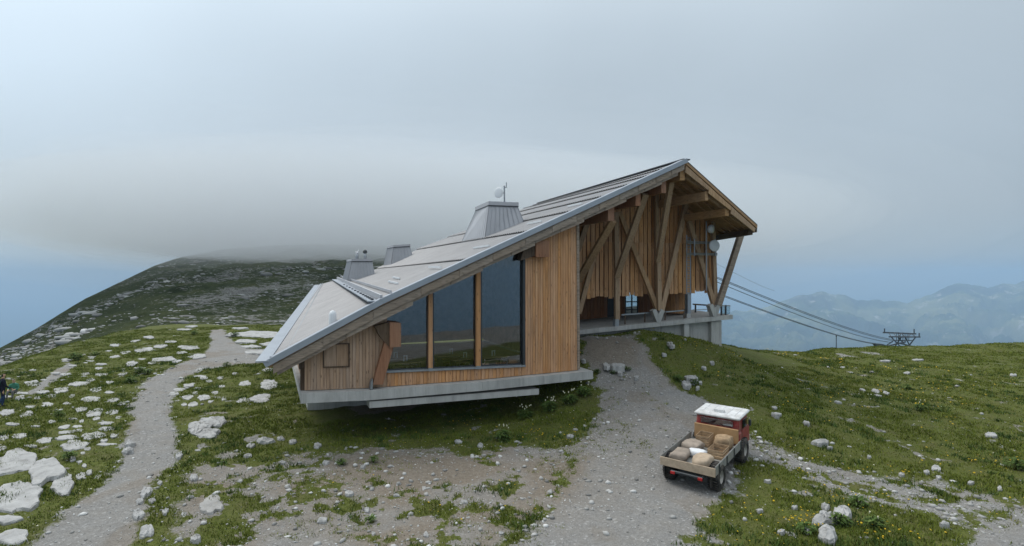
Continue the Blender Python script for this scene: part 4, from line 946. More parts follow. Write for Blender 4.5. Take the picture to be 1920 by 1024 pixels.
# ------------------------------------------------------------------ truck on the road
RC = Vector((5.72, 16.95, 0)); HD = Vector((0.63, 0.777, 0)).normalized(); SD = Vector((HD.y, -HD.x, 0))
def gz(p): return float(terr(np.array([p.x]), np.array([p.y]))[0])
z_r = gz(RC + HD * 0.6); z_f = gz(RC + HD * 3.4)
slope = (z_f - z_r) / 2.8
TS = 0.94
def T(a, s, h): p = RC + HD * a * TS + SD * s * TS; return Vector((p.x, p.y, z_r + slope * (a * TS - 0.6) + h * TS))   # along, right, up
TR = thing('flatbed_truck', 'small red flatbed truck with white cab roof parked on the gravel road', 'truck', tuple(T(2, 0, 0)))
def tbox(name, a0, a1, s0, s1, h0, h1, mat, par=TR, bev=0.03, taper=0.0):
    b_ = min(bev, (a1 - a0) / 3, (s1 - s0) / 3, (h1 - h0) / 3); V_, F_ = [], []
    for (h, ins) in ((h0, b_), (h0 + b_, 0), (h1 - b_, 0), (h1, b_)):
        k = taper * (h - h0) / (h1 - h0)
        for (x, y) in ((a0 + ins + k, s0 + ins + b_ + k * .5), (a0 + ins + b_ + k, s0 + ins + k * .5), (a1 - ins - b_ - k, s0 + ins + k * .5), (a1 - ins - k, s0 + ins + b_ + k * .5), (a1 - ins - k, s1 - ins - b_ - k * .5), (a1 - ins - b_ - k, s1 - ins - k * .5), (a0 + ins + b_ + k, s1 - ins - k * .5), (a0 + ins + k, s1 - ins - b_ - k * .5)):
            V_.append(T(x, y, h))
    for j in range(3): F_ += [(j * 8 + i, j * 8 + (i + 1) % 8, (j + 1) * 8 + (i + 1) % 8, (j + 1) * 8 + i) for i in range(8)]
    F_ = [tuple(reversed(f)) for f in F_] + [tuple(range(8)), tuple(range(31, 23, -1))]
    return mesh_obj(name, V_, F_, mat, par)
tbox('chassis', 0.1, 4.1, -0.32, 0.32, 0.42, 0.62, 'dark_metal')
bed = tbox('bed_floor', -0.02, 3.0, -0.94, 0.94, 0.66, 0.76, 'bed_grey')
for (s0, s1) in ((-0.97, -0.93), (0.93, 0.97)): tbox('side_board', 0.02, 2.98, s0, s1, 0.70, 1.02, 'bed_grey', bed, 0.012)
tbox('tailgate', -0.06, -0.02, -0.97, 0.97, 0.68, 0.98, 'sack_cloth', bed, 0.012)
for k in range(4): tbox('board_post', 0.3 + k * 0.85, 0.36 + k * 0.85, 0.97, 1.0, 0.66, 1.03, 'dark_metal', bed, 0.008)
for k in range(4): tbox('board_post', 0.3 + k * 0.85, 0.36 + k * 0.85, -1.0, -0.97, 0.66, 1.03, 'dark_metal', bed, 0.008)
tbox('bumper', -0.10, -0.03, -0.58, 0.58, 0.50, 0.60, 'dark_metal')
for s_ in (-0.56, 0.40): tbox('tail_light', -0.13, -0.095, s_, s_ + 0.16, 0.48, 0.58, 'lamp_red', TR, 0.01)
cab = tbox('cab', 3.12, 4.55, -0.86, 0.86, 0.50, 1.22, 'truck_red', TR, 0.06)
tbox('cab_upper', 3.16, 4.42, -0.83, 0.83, 1.22, 1.68, 'truck_red', TR, 0.05, 0.05)
tbox('cab_roof', 3.10, 4.5, -0.88, 0.88, 1.68, 1.80, 'truck_white', TR, 0.06)
tbox('headboard', 3.03, 3.10, -0.84, 0.84, 0.80, 1.36, 'plywood', TR, 0.015)
tbox('rear_window', 3.125, 3.17, -0.62, 0.62, 1.40, 1.62, 'window_glass', TR, 0.01)
for s0 in (-0.87, 0.845): tbox('side_window', 3.55, 4.15, s0, s0 + 0.025, 1.28, 1.6, 'window_glass', TR, 0.008)
for s0 in (-0.875, 0.86): tbox('door', 3.45, 4.3, s0, s0 + 0.015, 0.60, 1.25, 'truck_red', TR, 0.005)
tbox('windscreen', 4.39, 4.42, -0.7, 0.7, 1.27, 1.6, 'window_glass', TR, 0.01)
for s_ in (-1.02, 0.92): tbox('wing_mirror', 4.1, 4.2, s_, s_ + 0.1, 1.25, 1.5, 'dark_metal', TR, 0.02)
for s_ in (-0.7, 0.48): tbox('headlight', 4.54, 4.57, s_, s_ + 0.22, 0.75, 0.9, 'white_plastic', TR, 0.01)
beam('roof_lamp', T(3.5, -0.2, 1.83), T(3.5, 0.2, 1.83), 0.12, 0.14, 'truck_white', TR)
for a_ in (0.62, 3.55):
    for sg in (-1, 1):
        c = T(a_, sg * 0.80, 0.465); ax = SD * sg
        wh = mesh_obj('wheel', *lathe_vf(c, ax, [(-0.17, 0.20), (-0.18, 0.36), (-0.14, 0.43), (-0.05, 0.45), (0.05, 0.45), (0.14, 0.43), (0.18, 0.36), (0.17, 0.22)], 28), 'rubber', TR, True)
        mesh_obj('rim', *lathe_vf(c, ax, [(0.15, 0.225), (0.10, 0.20), (0.06, 0.19), (0.07, 0.07), (0.12, 0.06), (0.12, 0)], 24), 'rim_paint', wh, True)
        tread = [beam_vf(c + ax * -0.15 + (HD * math.cos(t_) + Vector((0, 0, 1)) * math.sin(t_)) * 0.448, c + ax * 0.15 + (HD * math.cos(t_ + .12) + Vector((0, 0, 1)) * math.sin(t_ + .12)) * 0.448, 0.04, 0.02) for t_ in np.linspace(0, 2 * math.pi, 30, endpoint=False)]
        multi('tread', tread, 'rubber', wh)
        if a_ < 1: tbox('mudguard', a_ - 0.42, a_ + 0.42, sg * 0.74 - 0.16, sg * 0.74 + 0.16, 0.84 - 0.19, 0.86 - 0.19, 'dark_metal', TR, 0.005)
for k in range(5): tbox('roof_rib', 3.22, 4.38, -0.62 + k * 0.31 - 0.02, -0.62 + k * 0.31 + 0.02, 1.795, 1.815, 'truck_white', TR, 0.006)
for s_ in (-0.9, 0.9): beam('mud_flap', T(0.12, s_ * 0.9, 0.28), T(0.12, s_ * 0.9, 0.62), 0.3, 0.015, 'rubber', TR, up=SD)
# load on the bed
def crate(lab, a0, s0, la, ls, h, nsl=4):
    t = thing('crate', lab, 'crate', tuple(T(a0 + la / 2, s0 + ls / 2, 0.765)))
    hs = h / nsl
    for k in range(nsl):
        for (x0, x1, y0, y1) in ((a0, a0 + la, s0, s0 + 0.02), (a0, a0 + la, s0 + ls - 0.02, s0 + ls), (a0, a0 + 0.02, s0 + 0.021, s0 + ls - 0.021), (a0 + la - 0.02, a0 + la, s0 + 0.021, s0 + ls - 0.021)):
            tbox('slat', x0, x1, y0, y1, 0.77 + k * hs, 0.77 + k * hs + hs * 0.8, 'crate_wood', t, 0.004)
    tbox('base', a0 + 0.02, a0 + la - 0.02, s0 + 0.02, s0 + ls - 0.02, 0.768, 0.79, 'crate_wood', t, 0.004)
    return t
crate('slatted wooden crate on the truck bed close to the cab', 2.2, -0.5, 0.6, 0.5, 0.42)
crate('low slatted wooden crate at the right side of the truck bed', 1.3, 0.25, 0.75, 0.55, 0.32, 3)
def lump(name, lab, cat, a_, s_, la, ls, h, mat, seed):
    t = []; r_ = random.Random(seed); nu, nv = 18, 9; V_, F_ = [], []
    off = [r_.uniform(0, 9) for _ in range(4)]
    for j in range(nv + 1):
        ph = math.pi * j / nv
        for i in range(nu):
            th = 2 * math.pi * i / nu
            x = math.copysign(abs(math.cos(th)) ** 0.42, math.cos(th)); y = math.copysign(abs(math.sin(th)) ** 0.42, math.sin(th)); rr = math.sin(ph) ** 0.38
            k = 1 + 0.13 * math.sin(3 * th + off[0]) * math.sin(ph * 2 + off[1]) + 0.06 * math.sin(7 * th + off[2]) * math.sin(3 * ph)
            V_.append(T(a_ + x * la / 2 * rr * k, s_ + y * ls / 2 * rr * k, 0.77 + h / 2 - math.copysign(abs(math.cos(ph)) ** 0.7, math.cos(ph)) * -h / 2 * (1 + 0.1 * math.sin(4 * th + off[3]) * rr)))
    for j in range(nv): F_ += [(j * nu + i, (j + 1) * nu + i, (j + 1) * nu + (i + 1) % nu, j * nu + (i + 1) % nu) for i in range(nu)]
    o = mesh_obj(name, V_, F_, mat, None, True); tag(o, lab, cat); return o
lump('sack', 'beige filled sack lying at the tail of the truck bed', 'sack', 0.5, 0.35, 0.8, 0.6, 0.34, 'sack_cloth', 1)
lump('bag', 'white plastic bag in the middle of the truck bed', 'bag', 1.15, -0.05, 0.36, 0.62, 0.26, 'white_bag', 2)
lump('sack', 'brown rumpled sack along the left side of the truck bed', 'sack', 0.7, -0.5, 0.9, 0.55, 0.28, 'tarp_grey', 3)
lump('tarpaulin', 'folded grey brown tarpaulin near the left front of the truck bed', 'tarpaulin', 1.75, -0.45, 0.7, 0.7, 0.3, 'tarp_grey', 4)
lump('sack', 'tan sack wedged behind the cab on the right of the truck bed', 'sack', 2.55, 0.45, 0.6, 0.6, 0.45, 'crate_wood', 5)

# ------------------------------------------------------------------ people
def person(lab, base, face_deg, joints, edges, radii, mats_fn, scale=1.0):
    me = bpy.data.meshes.new('person'); me.from_pydata([tuple(j) for j in joints], edges, [])
    tmp = bpy.data.objects.new('tmp_person', me); col.objects.link(tmp)
    tmp.modifiers.new('Skin', 'SKIN'); 
    if not me.skin_vertices:
        bpy.context.view_layer.objects.active = tmp
    for i, r_ in enumerate(radii):
        me.skin_vertices[0].data[i].radius = (r_ if isinstance(r_, tuple) else (r_, r_)); me.skin_vertices[0].data[i].use_root = (i == 0)
    ssf = tmp.modifiers.new('Sub', 'SUBSURF'); ssf.levels = 2; ssf.render_levels = 2
    dg = bpy.context.evaluated_depsgraph_get(); ev = tmp.evaluated_get(dg); m2 = bpy.data.meshes.new_from_object(ev)
    bpy.data.objects.remove(tmp)
    names = ['skin', 'hair_dark', 'cloth_navy', 'cloth_blue', 'cloth_green', 'cloth_grey', 'shoe']
    for n_ in names: m2.materials.append(MATS[n_])
    for p in m2.polygons: p.material_index = names.index(mats_fn(p.center)); p.use_smooth = True
    o = bpy.data.objects.new('person', m2); col.objects.link(o)
    o.location = base; o.rotation_euler = (0, 0, math.radians(face_deg)); o.scale = (scale,) * 3
    tag(o, lab, 'person'); return o
def hand(J, Ed, R, wrist, d, side, parent):
    w_ = Vector(wrist); d = Vector(d).normalized(); s_ = Vector(side).normalized()
    palm = w_ + d * 0.075; J.append(tuple(palm)); R.append((0.034, 0.018)); Ed.append((parent, len(J) - 1)); pi_ = len(J) - 1
    for k, ln in enumerate((0.07, 0.08, 0.075, 0.06)):
        a_ = palm + d * 0.03 + s_ * (0.024 - 0.016 * k); J.append(tuple(a_)); R.append(0.010); Ed.append((pi_, len(J) - 1))
        b_ = a_ + d * ln * 0.9 + s_.cross(d) * 0.015; J.append(tuple(b_)); R.append(0.008); Ed.append((len(J) - 2, len(J) - 1))
    a_ = w_ + d * 0.045 + s_ * 0.045; J.append(tuple(a_)); R.append(0.011); Ed.append((pi_, len(J) - 1))
    J.append(tuple(a_ + d * 0.045 + s_ * 0.02)); R.append(0.009); Ed.append((len(J) - 2, len(J) - 1))
# walker: facing +x locally
J = [(0, 0, 0.95), (0.0, 0, 1.12), (0.02, 0, 1.32), (0.03, 0, 1.46), (0.04, 0, 1.54), (0.06, 0, 1.66), (0.05, 0, 1.73),
     (0, 0.10, 0.90), (0.10, 0.10, 0.50), (0.02, 0.10, 0.09), (0.15, 0.10, 0.045),
     (0, -0.10, 0.90), (-0.02, -0.10, 0.50), (-0.20, -0.10, 0.13), (-0.08, -0.10, 0.05),
     (0.02, 0.19, 1.40), (-0.08, 0.25, 1.14), (0.02, 0.25, 0.92), (0.02, -0.19, 1.40), (0.06, -0.25, 1.13), (0.24, -0.24, 0.98)]
Ed = [(0, 1), (1, 2), (2, 3), (3, 4), (4, 5), (5, 6), (0, 7), (7, 8), (8, 9), (9, 10), (0, 11), (11, 12), (12, 13), (13, 14), (2, 15), (15, 16), (16, 17), (2, 18), (18, 19), (19, 20)]
R = [(0.15, 0.12), (0.145, 0.115), (0.17, 0.125), (0.075, 0.075), 0.058, (0.078, 0.098), (0.055, 0.07), 0.095, 0.062, 0.048, 0.042, 0.095, 0.062, 0.048, 0.042, 0.065, 0.047, 0.034, 0.065, 0.047, 0.034]
hand(J, Ed, R, J[17], (0.1, 0, -1), (1, 0, 0), 17); hand(J, Ed, R, J[20], (0.8, 0, -0.6), (0.5, 0.6, 0.6), 20)
def m1(c):
    if c.z > 1.70 or (c.z > 1.58 and c.x < 0.03): return 'hair_dark'
    if c.z > 1.50: return 'skin'
    if c.z < 0.10: return 'shoe'
    if abs(c.y) > 0.17 and c.z < 0.95: return 'skin'
    return 'cloth_blue' if c.z < 0.62 else 'cloth_navy'
gp = ground_at(4, 764); per1 = person('standing hiker in dark clothes with a backpack at the left edge', gp - Vector((0, 0, 0.02)), 60, J, Ed, R, m1)
bp = lump('backpack', 'grey green backpack worn by the standing hiker', 'backpack', 0, 0, 0.26, 0.34, 0.5, 'cloth_green', 8)
cb_ = sum((v.co for v in bp.data.vertices), Vector()) / len(bp.data.vertices)
for v_ in bp.data.vertices: v_.co = v_.co - cb_
fa = math.radians(60); bp.location = gp + Vector((-0.235 * math.cos(fa), -0.235 * math.sin(fa), 1.24)); bp.rotation_euler = (0, 0, fa - math.atan2(HD.y, HD.x))
# seated person
J = [(0, 0, 0.32), (-0.02, 0, 0.48), (0.02, 0, 0.68), (0.05, 0, 0.82), (0.06, 0, 0.88), (0.08, 0, 1.0), (0.07, 0, 1.06),
     (0.08, 0.10, 0.31), (0.46, 0.12, 0.42), (0.50, 0.12, 0.06), (0.62, 0.12, 0.03), (0.08, -0.10, 0.31), (0.46, -0.12, 0.42), (0.55, -0.12, 0.06), (0.67, -0.12, 0.03),
     (0.03, 0.18, 0.75), (0.10, 0.24, 0.52), (0.32, 0.16, 0.50), (0.03, -0.18, 0.75), (0.10, -0.24, 0.52), (0.32, -0.16, 0.50)]
Ed = [(0, 1), (1, 2), (2, 3), (3, 4), (4, 5), (5, 6), (0, 7), (7, 8), (8, 9), (9, 10), (0, 11), (11, 12), (12, 13), (13, 14), (2, 15), (15, 16), (16, 17), (2, 18), (18, 19), (19, 20)]
R = [(0.15, 0.12), (0.14, 0.115), (0.16, 0.12), (0.07, 0.07), 0.055, (0.078, 0.095), (0.055, 0.07), 0.095, 0.065, 0.045, 0.042, 0.095, 0.065, 0.045, 0.042, 0.06, 0.045, 0.034, 0.06, 0.045, 0.034]
hand(J, Ed, R, J[17], (1, -0.3, -0.2), (0, -1, 0), 17); hand(J, Ed, R, J[20], (1, 0.3, -0.2), (0, 1, 0), 20)
def m2_(c):
    if c.z > 1.03 or (c.z > 0.94 and c.x < 0.05): return 'hair_dark'
    if c.z > 0.86: return 'skin'
    if c.z < 0.08 and c.x > 0.4: return 'shoe'
    if c.x > 0.30 and c.z > 0.46: return 'skin'
    return 'cloth_green' if c.z > 0.42 and c.x < 0.3 else 'cloth_grey'
gp2 = ground_at(27, 746); person('person in green top sitting on a pale rock beside the hiker', gp2 + Vector((0, 0, 0.04)), -70, J, Ed, R, m2_, 0.92)

# ------------------------------------------------------------------ rocks
def rock_mesh(wx, wy, h, seed, flat=True):
    r_ = np.random.default_rng(seed); n = 16 if max(wx, wy) < 0.9 else 30
    th = np.linspace(0, 2 * np.pi, n, endpoint=False)
    out = 1 + sum(r_.uniform(0.03, 0.22) / (k ** 0.55) * np.sin(k * th + r_.uniform(0, 6.28)) for k in (2, 3, 4, 5, 7))
    out = np.clip(out + r_.uniform(-0.11, 0.11, n), 0.55, 1.35)
    prof = [(1.04, -0.8), (1.0, 0.55), (0.95, 0.86), (0.78, 0.95), (0.5, 0.98), (0.2, 1.0)] if flat else [(1.04, -0.6), (1.0, 0.35), (0.88, 0.74), (0.58, 0.94), (0.25, 1.0)]
    V_, F_ = [], []; tx, ty = r_.uniform(-0.25, 0.25, 2); px_, py_ = r_.uniform(0, 50, 2)
    for (rr, zz) in prof:
        for i in range(n):
            x = math.cos(th[i]) * rr * out[i]; y = math.sin(th[i]) * rr * out[i]
            nz = float(vnoise(np.array([x * 2.3 + px_]), np.array([y * 2.3 + py_]), 5)[0] - 0.5)
            z = zz + (tx * x + ty * y + nz * 0.55 if zz > 0 else 0) * (0.9 if flat else 0.6)
            jj = 0.04 if flat else 0.12; V_.append((x * wx / 2 * (1 + r_.uniform(-jj, jj)) + r_.uniform(-jj, jj) * wx * 0.2, y * wy / 2 * (1 + r_.uniform(-jj, jj)), z * h * (1 + r_.uniform(-jj, jj) * 1.5)))
    for j in range(len(prof) - 1): F_ += [(j * n + i, j * n + (i + 1) % n, (j + 1) * n + (i + 1) % n, (j + 1) * n + i) for i in range(n)]
    F_.append(tuple((len(prof) - 1) * n + i for i in range(n)))
    return V_, F_
ROCKS = []
def vary(lab, u, v, w_):
    size = 'small' if w_ < 13 else ('medium' if w_ < 24 else 'wide')
    if 'far crest' in lab: return '%s pale limestone outcrop on the far crest, %s' % (size, ('right of the footpath, behind the roof corner' if v < 632 else 'right of the footpath, lower down') if u > 420 else 'left of the footpath end')
    if 'left of the winding' in lab:
        where = 'on the far rim' if v < 665 else ('in the back of the turf' if v < 720 else ('halfway down the turf' if v < 780 else 'close to the big slabs'))
        side = 'near the left edge' if u < 70 else ('mid field' if u < 165 else 'near the footpath')
        return '%s pale slab left of footpath, %s, %s' % (size, where, side)
    if 'between footpath' in lab: return '%s pale block in the grass %s' % (size, 'just right of the footpath' if u < 425 else 'near the low station eave')
    if 'worn ground' in lab: return '%s pale stone on worn ground before the station, %s' % (size, 'by the footpath' if u < 380 else ('left of centre' if u < 640 else 'below the windows' if u < 960 else 'next to the road'))
    if 'right of the road' in lab: return '%s pale stone in the right meadow, %s' % (size, 'on the bank below the deck' if u < 1400 and v < 700 else ('near the far edge' if v < 710 else ('among the meadow flowers' if v < 800 else 'near the stony strip')))
    return lab
def rock(u, v, w_, h_, lab=None, group=None, flat=True, hh=None, mat='limestone', name='rock'):
    p = ground_at(u, v + h_ * 0.2); k = p.y / FOC
    wx = w_ * k; tan = (v - 512) / FOC; dep = max(h_ * k / max(tan, 0.12) * 0.85, wx * 0.35); dep = min(dep, wx * 2.2)
    hgt = hh if hh is not None else (min(0.02 + 0.03 * wx, 0.10) if flat else min(0.36 * min(wx, dep), 0.35))
    V_, F_ = rock_mesh(wx * 0.97, dep, hgt, int(u * 31 + v * 17) % 99991, flat)
    V_ = [(a_ + b_ * p.x / p.y * 0.8, b_, c_) for (a_, b_, c_) in V_]
    me = bpy.data.meshes.new(name); me.from_pydata(V_, [], F_); me.materials.append(MATS[mat])
    me.polygons.foreach_set('use_smooth', [False] * len(me.polygons))
    o = bpy.data.objects.new(name, me); col.objects.link(o); o.location = p; o.rotation_euler = (0, 0, 0)
    if lab: tag(o, vary(lab, u, v, w_), 'rock', group)
    ROCKS.append((p.x, p.y, max(wx, dep) / 2)); return o
G1 = ('pale limestone slab in the turf left of the winding footpath', 'limestone slabs left of the footpath')
G2 = ('pale limestone block in the grass between footpath and station', 'limestone blocks between footpath and station')
G3 = ('small pale stone on the worn ground in front of the station', 'loose stones in front of the station')
G4 = ('small pale stone in the green meadow right of the road', 'stones in the right hand meadow')
G5 = ('wide pale limestone outcrop on the far crest behind the footpath', 'limestone outcrops on the far crest')
for r_ in ((28, 856, 76, 54, 'big pale limestone slab with angular top in the lower left corner'), (30, 920, 96, 66, 'broadest white limestone slab at the left edge beside the footpath'),
           (86, 866, 58, 84, 'tall tilted white limestone slab right of the biggest slabs'), (118, 900, 42, 52, 'narrow white limestone fin next to the tilted slab'),
           (24, 1004, 60, 32, 'rounded white slab at the very bottom left corner'), (12, 974, 50, 20, 'flat pale slab just above the bottom left slab')):
    rock(*r_[:4], r_[4], None, True, 0.09)
for r_ in ((36, 817, 30, 10), (8, 818, 20, 14), (4, 838, 14, 16), (83, 825, 28, 12), (126, 820, 44, 9), (125, 810, 34, 7), (121, 800, 22, 8), (145, 799, 18, 6), (147, 807, 22, 6), (140, 832, 52, 20), (176, 815, 42, 16),
           (198, 793, 28, 7), (200, 803, 28, 9), (213, 816, 16, 8), (136, 859, 12, 10), (149, 865, 12, 6), (155, 849, 9, 6), (164, 841, 13, 8), (152, 888, 17, 24), (167, 885, 13, 10), (183, 892, 12, 18), (158, 872, 10, 7),
           (195, 825, 16, 7), (97, 790, 16, 6), (153, 789, 9, 8), (180, 784, 15, 8), (13, 771, 27, 14), (50, 775, 22, 17), (178, 771, 28, 20), (210, 771, 22, 12), (152, 766, 23, 10), (171, 747, 35, 12), (214, 747, 20, 12),
           (148, 719, 42, 9), (180, 728, 20, 18), (90, 758, 20, 9), (114, 730, 30, 12), (60, 717, 28, 12), (96, 742, 22, 8), (135, 742, 14, 6), (228, 756, 14, 8), (222, 782, 12, 8), (38, 744, 16, 10), (70, 745, 12, 6), (80, 734, 24, 7), (125, 756, 16, 6),
           (272, 655, 40, 10), (307, 672, 45, 11), (247, 680, 24, 9), (332, 677, 16, 6), (354, 651, 40, 9), (371, 668, 34, 8), (300, 648, 26, 7), (340, 660, 18, 6), (215, 668, 18, 6), (230, 700, 16, 6), (190, 702, 22, 6), (205, 716, 16, 6), (205, 735, 18, 6), (262, 690, 20, 6), (285, 680, 16, 5), (235, 660, 20, 6), (255, 640, 22, 7), (320, 640, 22, 6), (216, 646, 18, 6), (280, 632, 20, 5), (185, 690, 14, 5), (160, 700, 16, 6), (170, 712, 18, 6)):
    rock(*r_, *G1)
for r_ in ((354, 720, 20, 10), (375, 692, 14, 6), (382, 707, 15, 8), (403, 734, 12, 14), (336, 730, 24, 9), (326, 737, 18, 8), (352, 743, 18, 12), (362, 756, 17, 13), (382, 743, 22, 16), (459, 717, 24, 18), (456, 749, 22, 16), (416, 724, 12, 6), (345, 758, 12, 6), (370, 728, 14, 6), (395, 752, 10, 6), (420, 748, 9, 6), (505, 716, 36, 26), (489, 744, 40, 20), (502, 692, 18, 9), (392, 714, 12, 5), (412, 708, 10, 5), (440, 700, 10, 5), (366, 737, 12, 6)):
    rock(*r_, *G2, True, None)
for r_ in ((372, 797, 38, 30, 'left piece of the rugged pale outcrop at the bend of the footpath'), (400, 789, 48, 20, 'upper right piece of the rugged pale outcrop at the footpath bend'), (388, 812, 52, 18, 'lower piece of the rugged pale outcrop at the footpath bend')):
    rock(*r_[:4], r_[4], None, False, 0.16)
rock(396, 940, 46, 34, 'flat grey slab sunk level with the bare gravel', None, True, 0.05, 'grey_rock')
for r_ in ((336, 853, 14, 14), (363, 895, 16, 14), (469, 837, 14, 8), (465, 856, 18, 6), (274, 921, 20, 22), (259, 962, 20, 26), (276, 996, 26, 26), (240, 846, 22, 10), (244, 834, 22, 8), (367, 1011, 24, 14), (498, 829, 30, 9), (471, 837, 14, 8), (549, 829, 16, 9), (595, 836, 14, 10), (527, 824, 14, 6), (901, 835, 12, 10), (655, 926, 16, 10), (795, 915, 8, 12), (870, 942, 14, 6), (1031, 923, 10, 8), (799, 1003, 11, 10), (604, 977, 20, 10), (688, 957, 12, 8), (743, 930, 12, 6), (1069, 819, 14, 6), (285, 940, 14, 10), (300, 905, 10, 8), (310, 960, 14, 10), (262, 940, 14, 10), (345, 965, 10, 8), (450, 903, 10, 6), (530, 868, 12, 6), (610, 868, 12, 8), (680, 876, 10, 6), (860, 830, 16, 6), (940, 1000, 10, 7), (700, 1002, 8, 6)):
    rock(*r_, *G3, False)
for r_ in ((1642, 734, 16, 12), (1662, 738, 12, 6), (1617, 732, 12, 5), (1646, 743, 14, 4), (1571, 755, 12, 5), (1512, 795, 14, 6), (1539, 833, 30, 8), (1456, 779, 18, 7), (1755, 880, 18, 10), (1737, 888, 12, 6), (1875, 917, 10, 10), (1771, 987, 20, 8), (1859, 818, 24, 8), (1556, 842, 12, 5), (1452, 766, 10, 5), (1630, 858, 8, 5), (1690, 892, 12, 6), (1820, 908, 12, 6), (1760, 898, 12, 5), (1700, 700, 14, 4), (1720, 676, 20, 3), (1660, 678, 18, 3), (1580, 690, 10, 3), (1900, 704, 14, 4), (1256, 643, 12, 7), (1259, 649, 14, 5), (1245, 665, 10, 4), (1320, 690, 10, 4), (1335, 681, 10, 4), (1440, 905, 12, 5), (1460, 860, 10, 5), (1425, 960, 12, 6), (1465, 1000, 14, 8), (1490, 955, 10, 5)):
    rock(*r_, *G4, True, 0.05 + 0.004 * r_[2])
for r_ in ((1548, 953, 16, 12, 'small white stone above the yellow flowered rock group'), (1580, 962, 36, 26, 'pointed white rock at the right of the yellow flowered group'), (1544, 976, 46, 22, 'long white rock in the middle of the yellow flowered group'), (1552, 1002, 40, 30, 'rounded white boulder lowest in the yellow flowered group'), (1514, 998, 10, 8, 'little white stone left of the yellow flowered rock group')):
    rock(*r_[:4], r_[4], None, False, 0.10 + 0.003 * r_[2])
for r_ in ((1138, 686, 16, 9, 'left pale rock of the grassy island in the gravel road'), (1159, 688, 28, 9, 'long flat rock of the grassy island in the gravel road'), (1163, 699, 12, 7, 'lowest rock of the grassy island in the gravel road'), (1193, 708, 10, 6, 'lone pale stone on the road right of the grassy island'),
           (1295, 710, 24, 12, 'larger white rock on the right verge of the gravel road'), (1288, 721, 18, 10, 'front white rock on the right verge of the gravel road'), (1313, 718, 8, 9, 'small upright stone on the right verge of the gravel road'), (1308, 728, 8, 6, 'little round stone at the right road edge'), (1094, 677, 10, 4, 'dark flat stone on the road next to the restaurant corner')):
    rock(*r_[:4], r_[4], None, True, 0.05 + 0.005 * r_[2])
for r_ in ((478, 624, 85, 14), (513, 628, 44, 12), (462, 639, 44, 8), (484, 660, 50, 8), (470, 650, 30, 6), (510, 645, 40, 7), (345, 618, 26, 4), (360, 612, 20, 4), (450, 616, 30, 4), (540, 616, 30, 5)):
    rock(*r_, *G5, True, 0.10)
# a scatter of lesser slabs filling the stony turf left of the footpath
placed = 0
for _ in range(900):
    if placed >= 45: break
    u, v = random.uniform(-40, 380), random.uniform(625, 860)
    if v < 700 - u * 0.24 + 4: continue
    p = ground_at(u, v); xx, yy = np.array([p.x]), np.array([p.y])
    if poly_sd(xx, yy, P_path)[0] > -0.6 or poly_sd(xx, yy, PL)[0] < 0.6: continue
    if min((math.hypot(p.x - a_, p.y - b_) - c_) for (a_, b_, c_) in ROCKS) < 0.35: continue
    sc_ = random.uniform(0.3, 1.1); rock(u, v, sc_ * FOC / p.y * 0.8, sc_ * FOC / p.y * 0.16, *G1); placed += 1

# loose gravel stones and chips (nobody could count them)
def ico_template():
    t = (1 + 5 ** 0.5) / 2
    V_ = np.array([(-1, t, 0), (1, t, 0), (-1, -t, 0), (1, -t, 0), (0, -1, t), (0, 1, t), (0, -1, -t), (0, 1, -t), (t, 0, -1), (t, 0, 1), (-t, 0, -1), (-t, 0, 1)], float); V_ /= np.linalg.norm(V_[0])
    F_ = np.array([(0, 11, 5), (0, 5, 1), (0, 1, 7), (0, 7, 10), (0, 10, 11), (1, 5, 9), (5, 11, 4), (11, 10, 2), (10, 7, 6), (7, 1, 8), (3, 9, 4), (3, 4, 2), (3, 2, 6), (3, 6, 8), (3, 8, 9), (4, 9, 5), (2, 4, 11), (6, 2, 10), (8, 6, 7), (9, 8, 1)])
    return V_, F_
def sector(n, r0=12.5, r1=60, a=47):
    r_ = np.sqrt(rng.random(n) * (r1 ** 1.35 - r0 ** 1.35) * 0 + 1) * 0 + (rng.random(n) * (r1 ** 1.1 - r0 ** 1.1) + r0 ** 1.1) ** (1 / 1.1)
    th = np.radians(rng.uniform(-a, a, n)); return np.sin(th) * r_, np.cos(th) * r_
def in_building(x, y):
    dx, dy = x - O2.x, y - O2.y; t_ = dx * E2.x + dy * E2.y; s_ = dx * N2.x + dy * N2.y
    return ((t_ > 0.6) & (t_ < 13) & (s_ > 3.2) & (s_ < 30)) | ((t_ >= 13) & (t_ < 34) & (s_ > np.interp(t_, [13, 15.5, 25.7, 34], [4.4, 4.2, 2.2, 2.2])) & (s_ < 30))
x, y = sector(150000, 12.5, 48); g, d = masks(x, y)
stony = np.maximum(ss(-0.5, 0.5, poly_sd(x, y, P_mix)) * 0.5, ss(-1, 0.5, poly_sd(x, y, P_strip)) * 1.6)
pr = 0.07 * g + 0.26 * stony * (0.3 + 0.7 * g) + 0.012
ed_ = np.abs(g - 0.5) < 0.35; pr = pr + 0.14 * ed_
keep = (rng.random(len(x)) < pr) & ~in_building(x, y); x, y = x[keep], y[keep]; n = len(x)
tv, tf = ico_template(); sz = np.minimum(0.0115 * (1 - rng.random(n)) ** -0.5, 0.085) * (0.8 + 0.015 * np.hypot(x, y)); ang = rng.random(n) * 6.28
sc3 = np.stack([sz * rng.uniform(0.8, 1.5, n), sz * rng.uniform(0.7, 1.2, n), sz * rng.uniform(0.4, 0.8, n)], 1)
P = tv[None] * (1 + rng.uniform(-0.22, 0.22, (n, 12, 1))) * sc3[:, None, :]
ca, sa = np.cos(ang)[:, None], np.sin(ang)[:, None]
P = np.stack([P[..., 0] * ca - P[..., 1] * sa + x[:, None], P[..., 0] * sa + P[..., 1] * ca + y[:, None], P[..., 2] + (terr(x, y) + sc3[:, 2] * 0.3)[:, None]], -1)
tint = np.clip(rng.normal(0.42, 0.27, n), 0, 1)
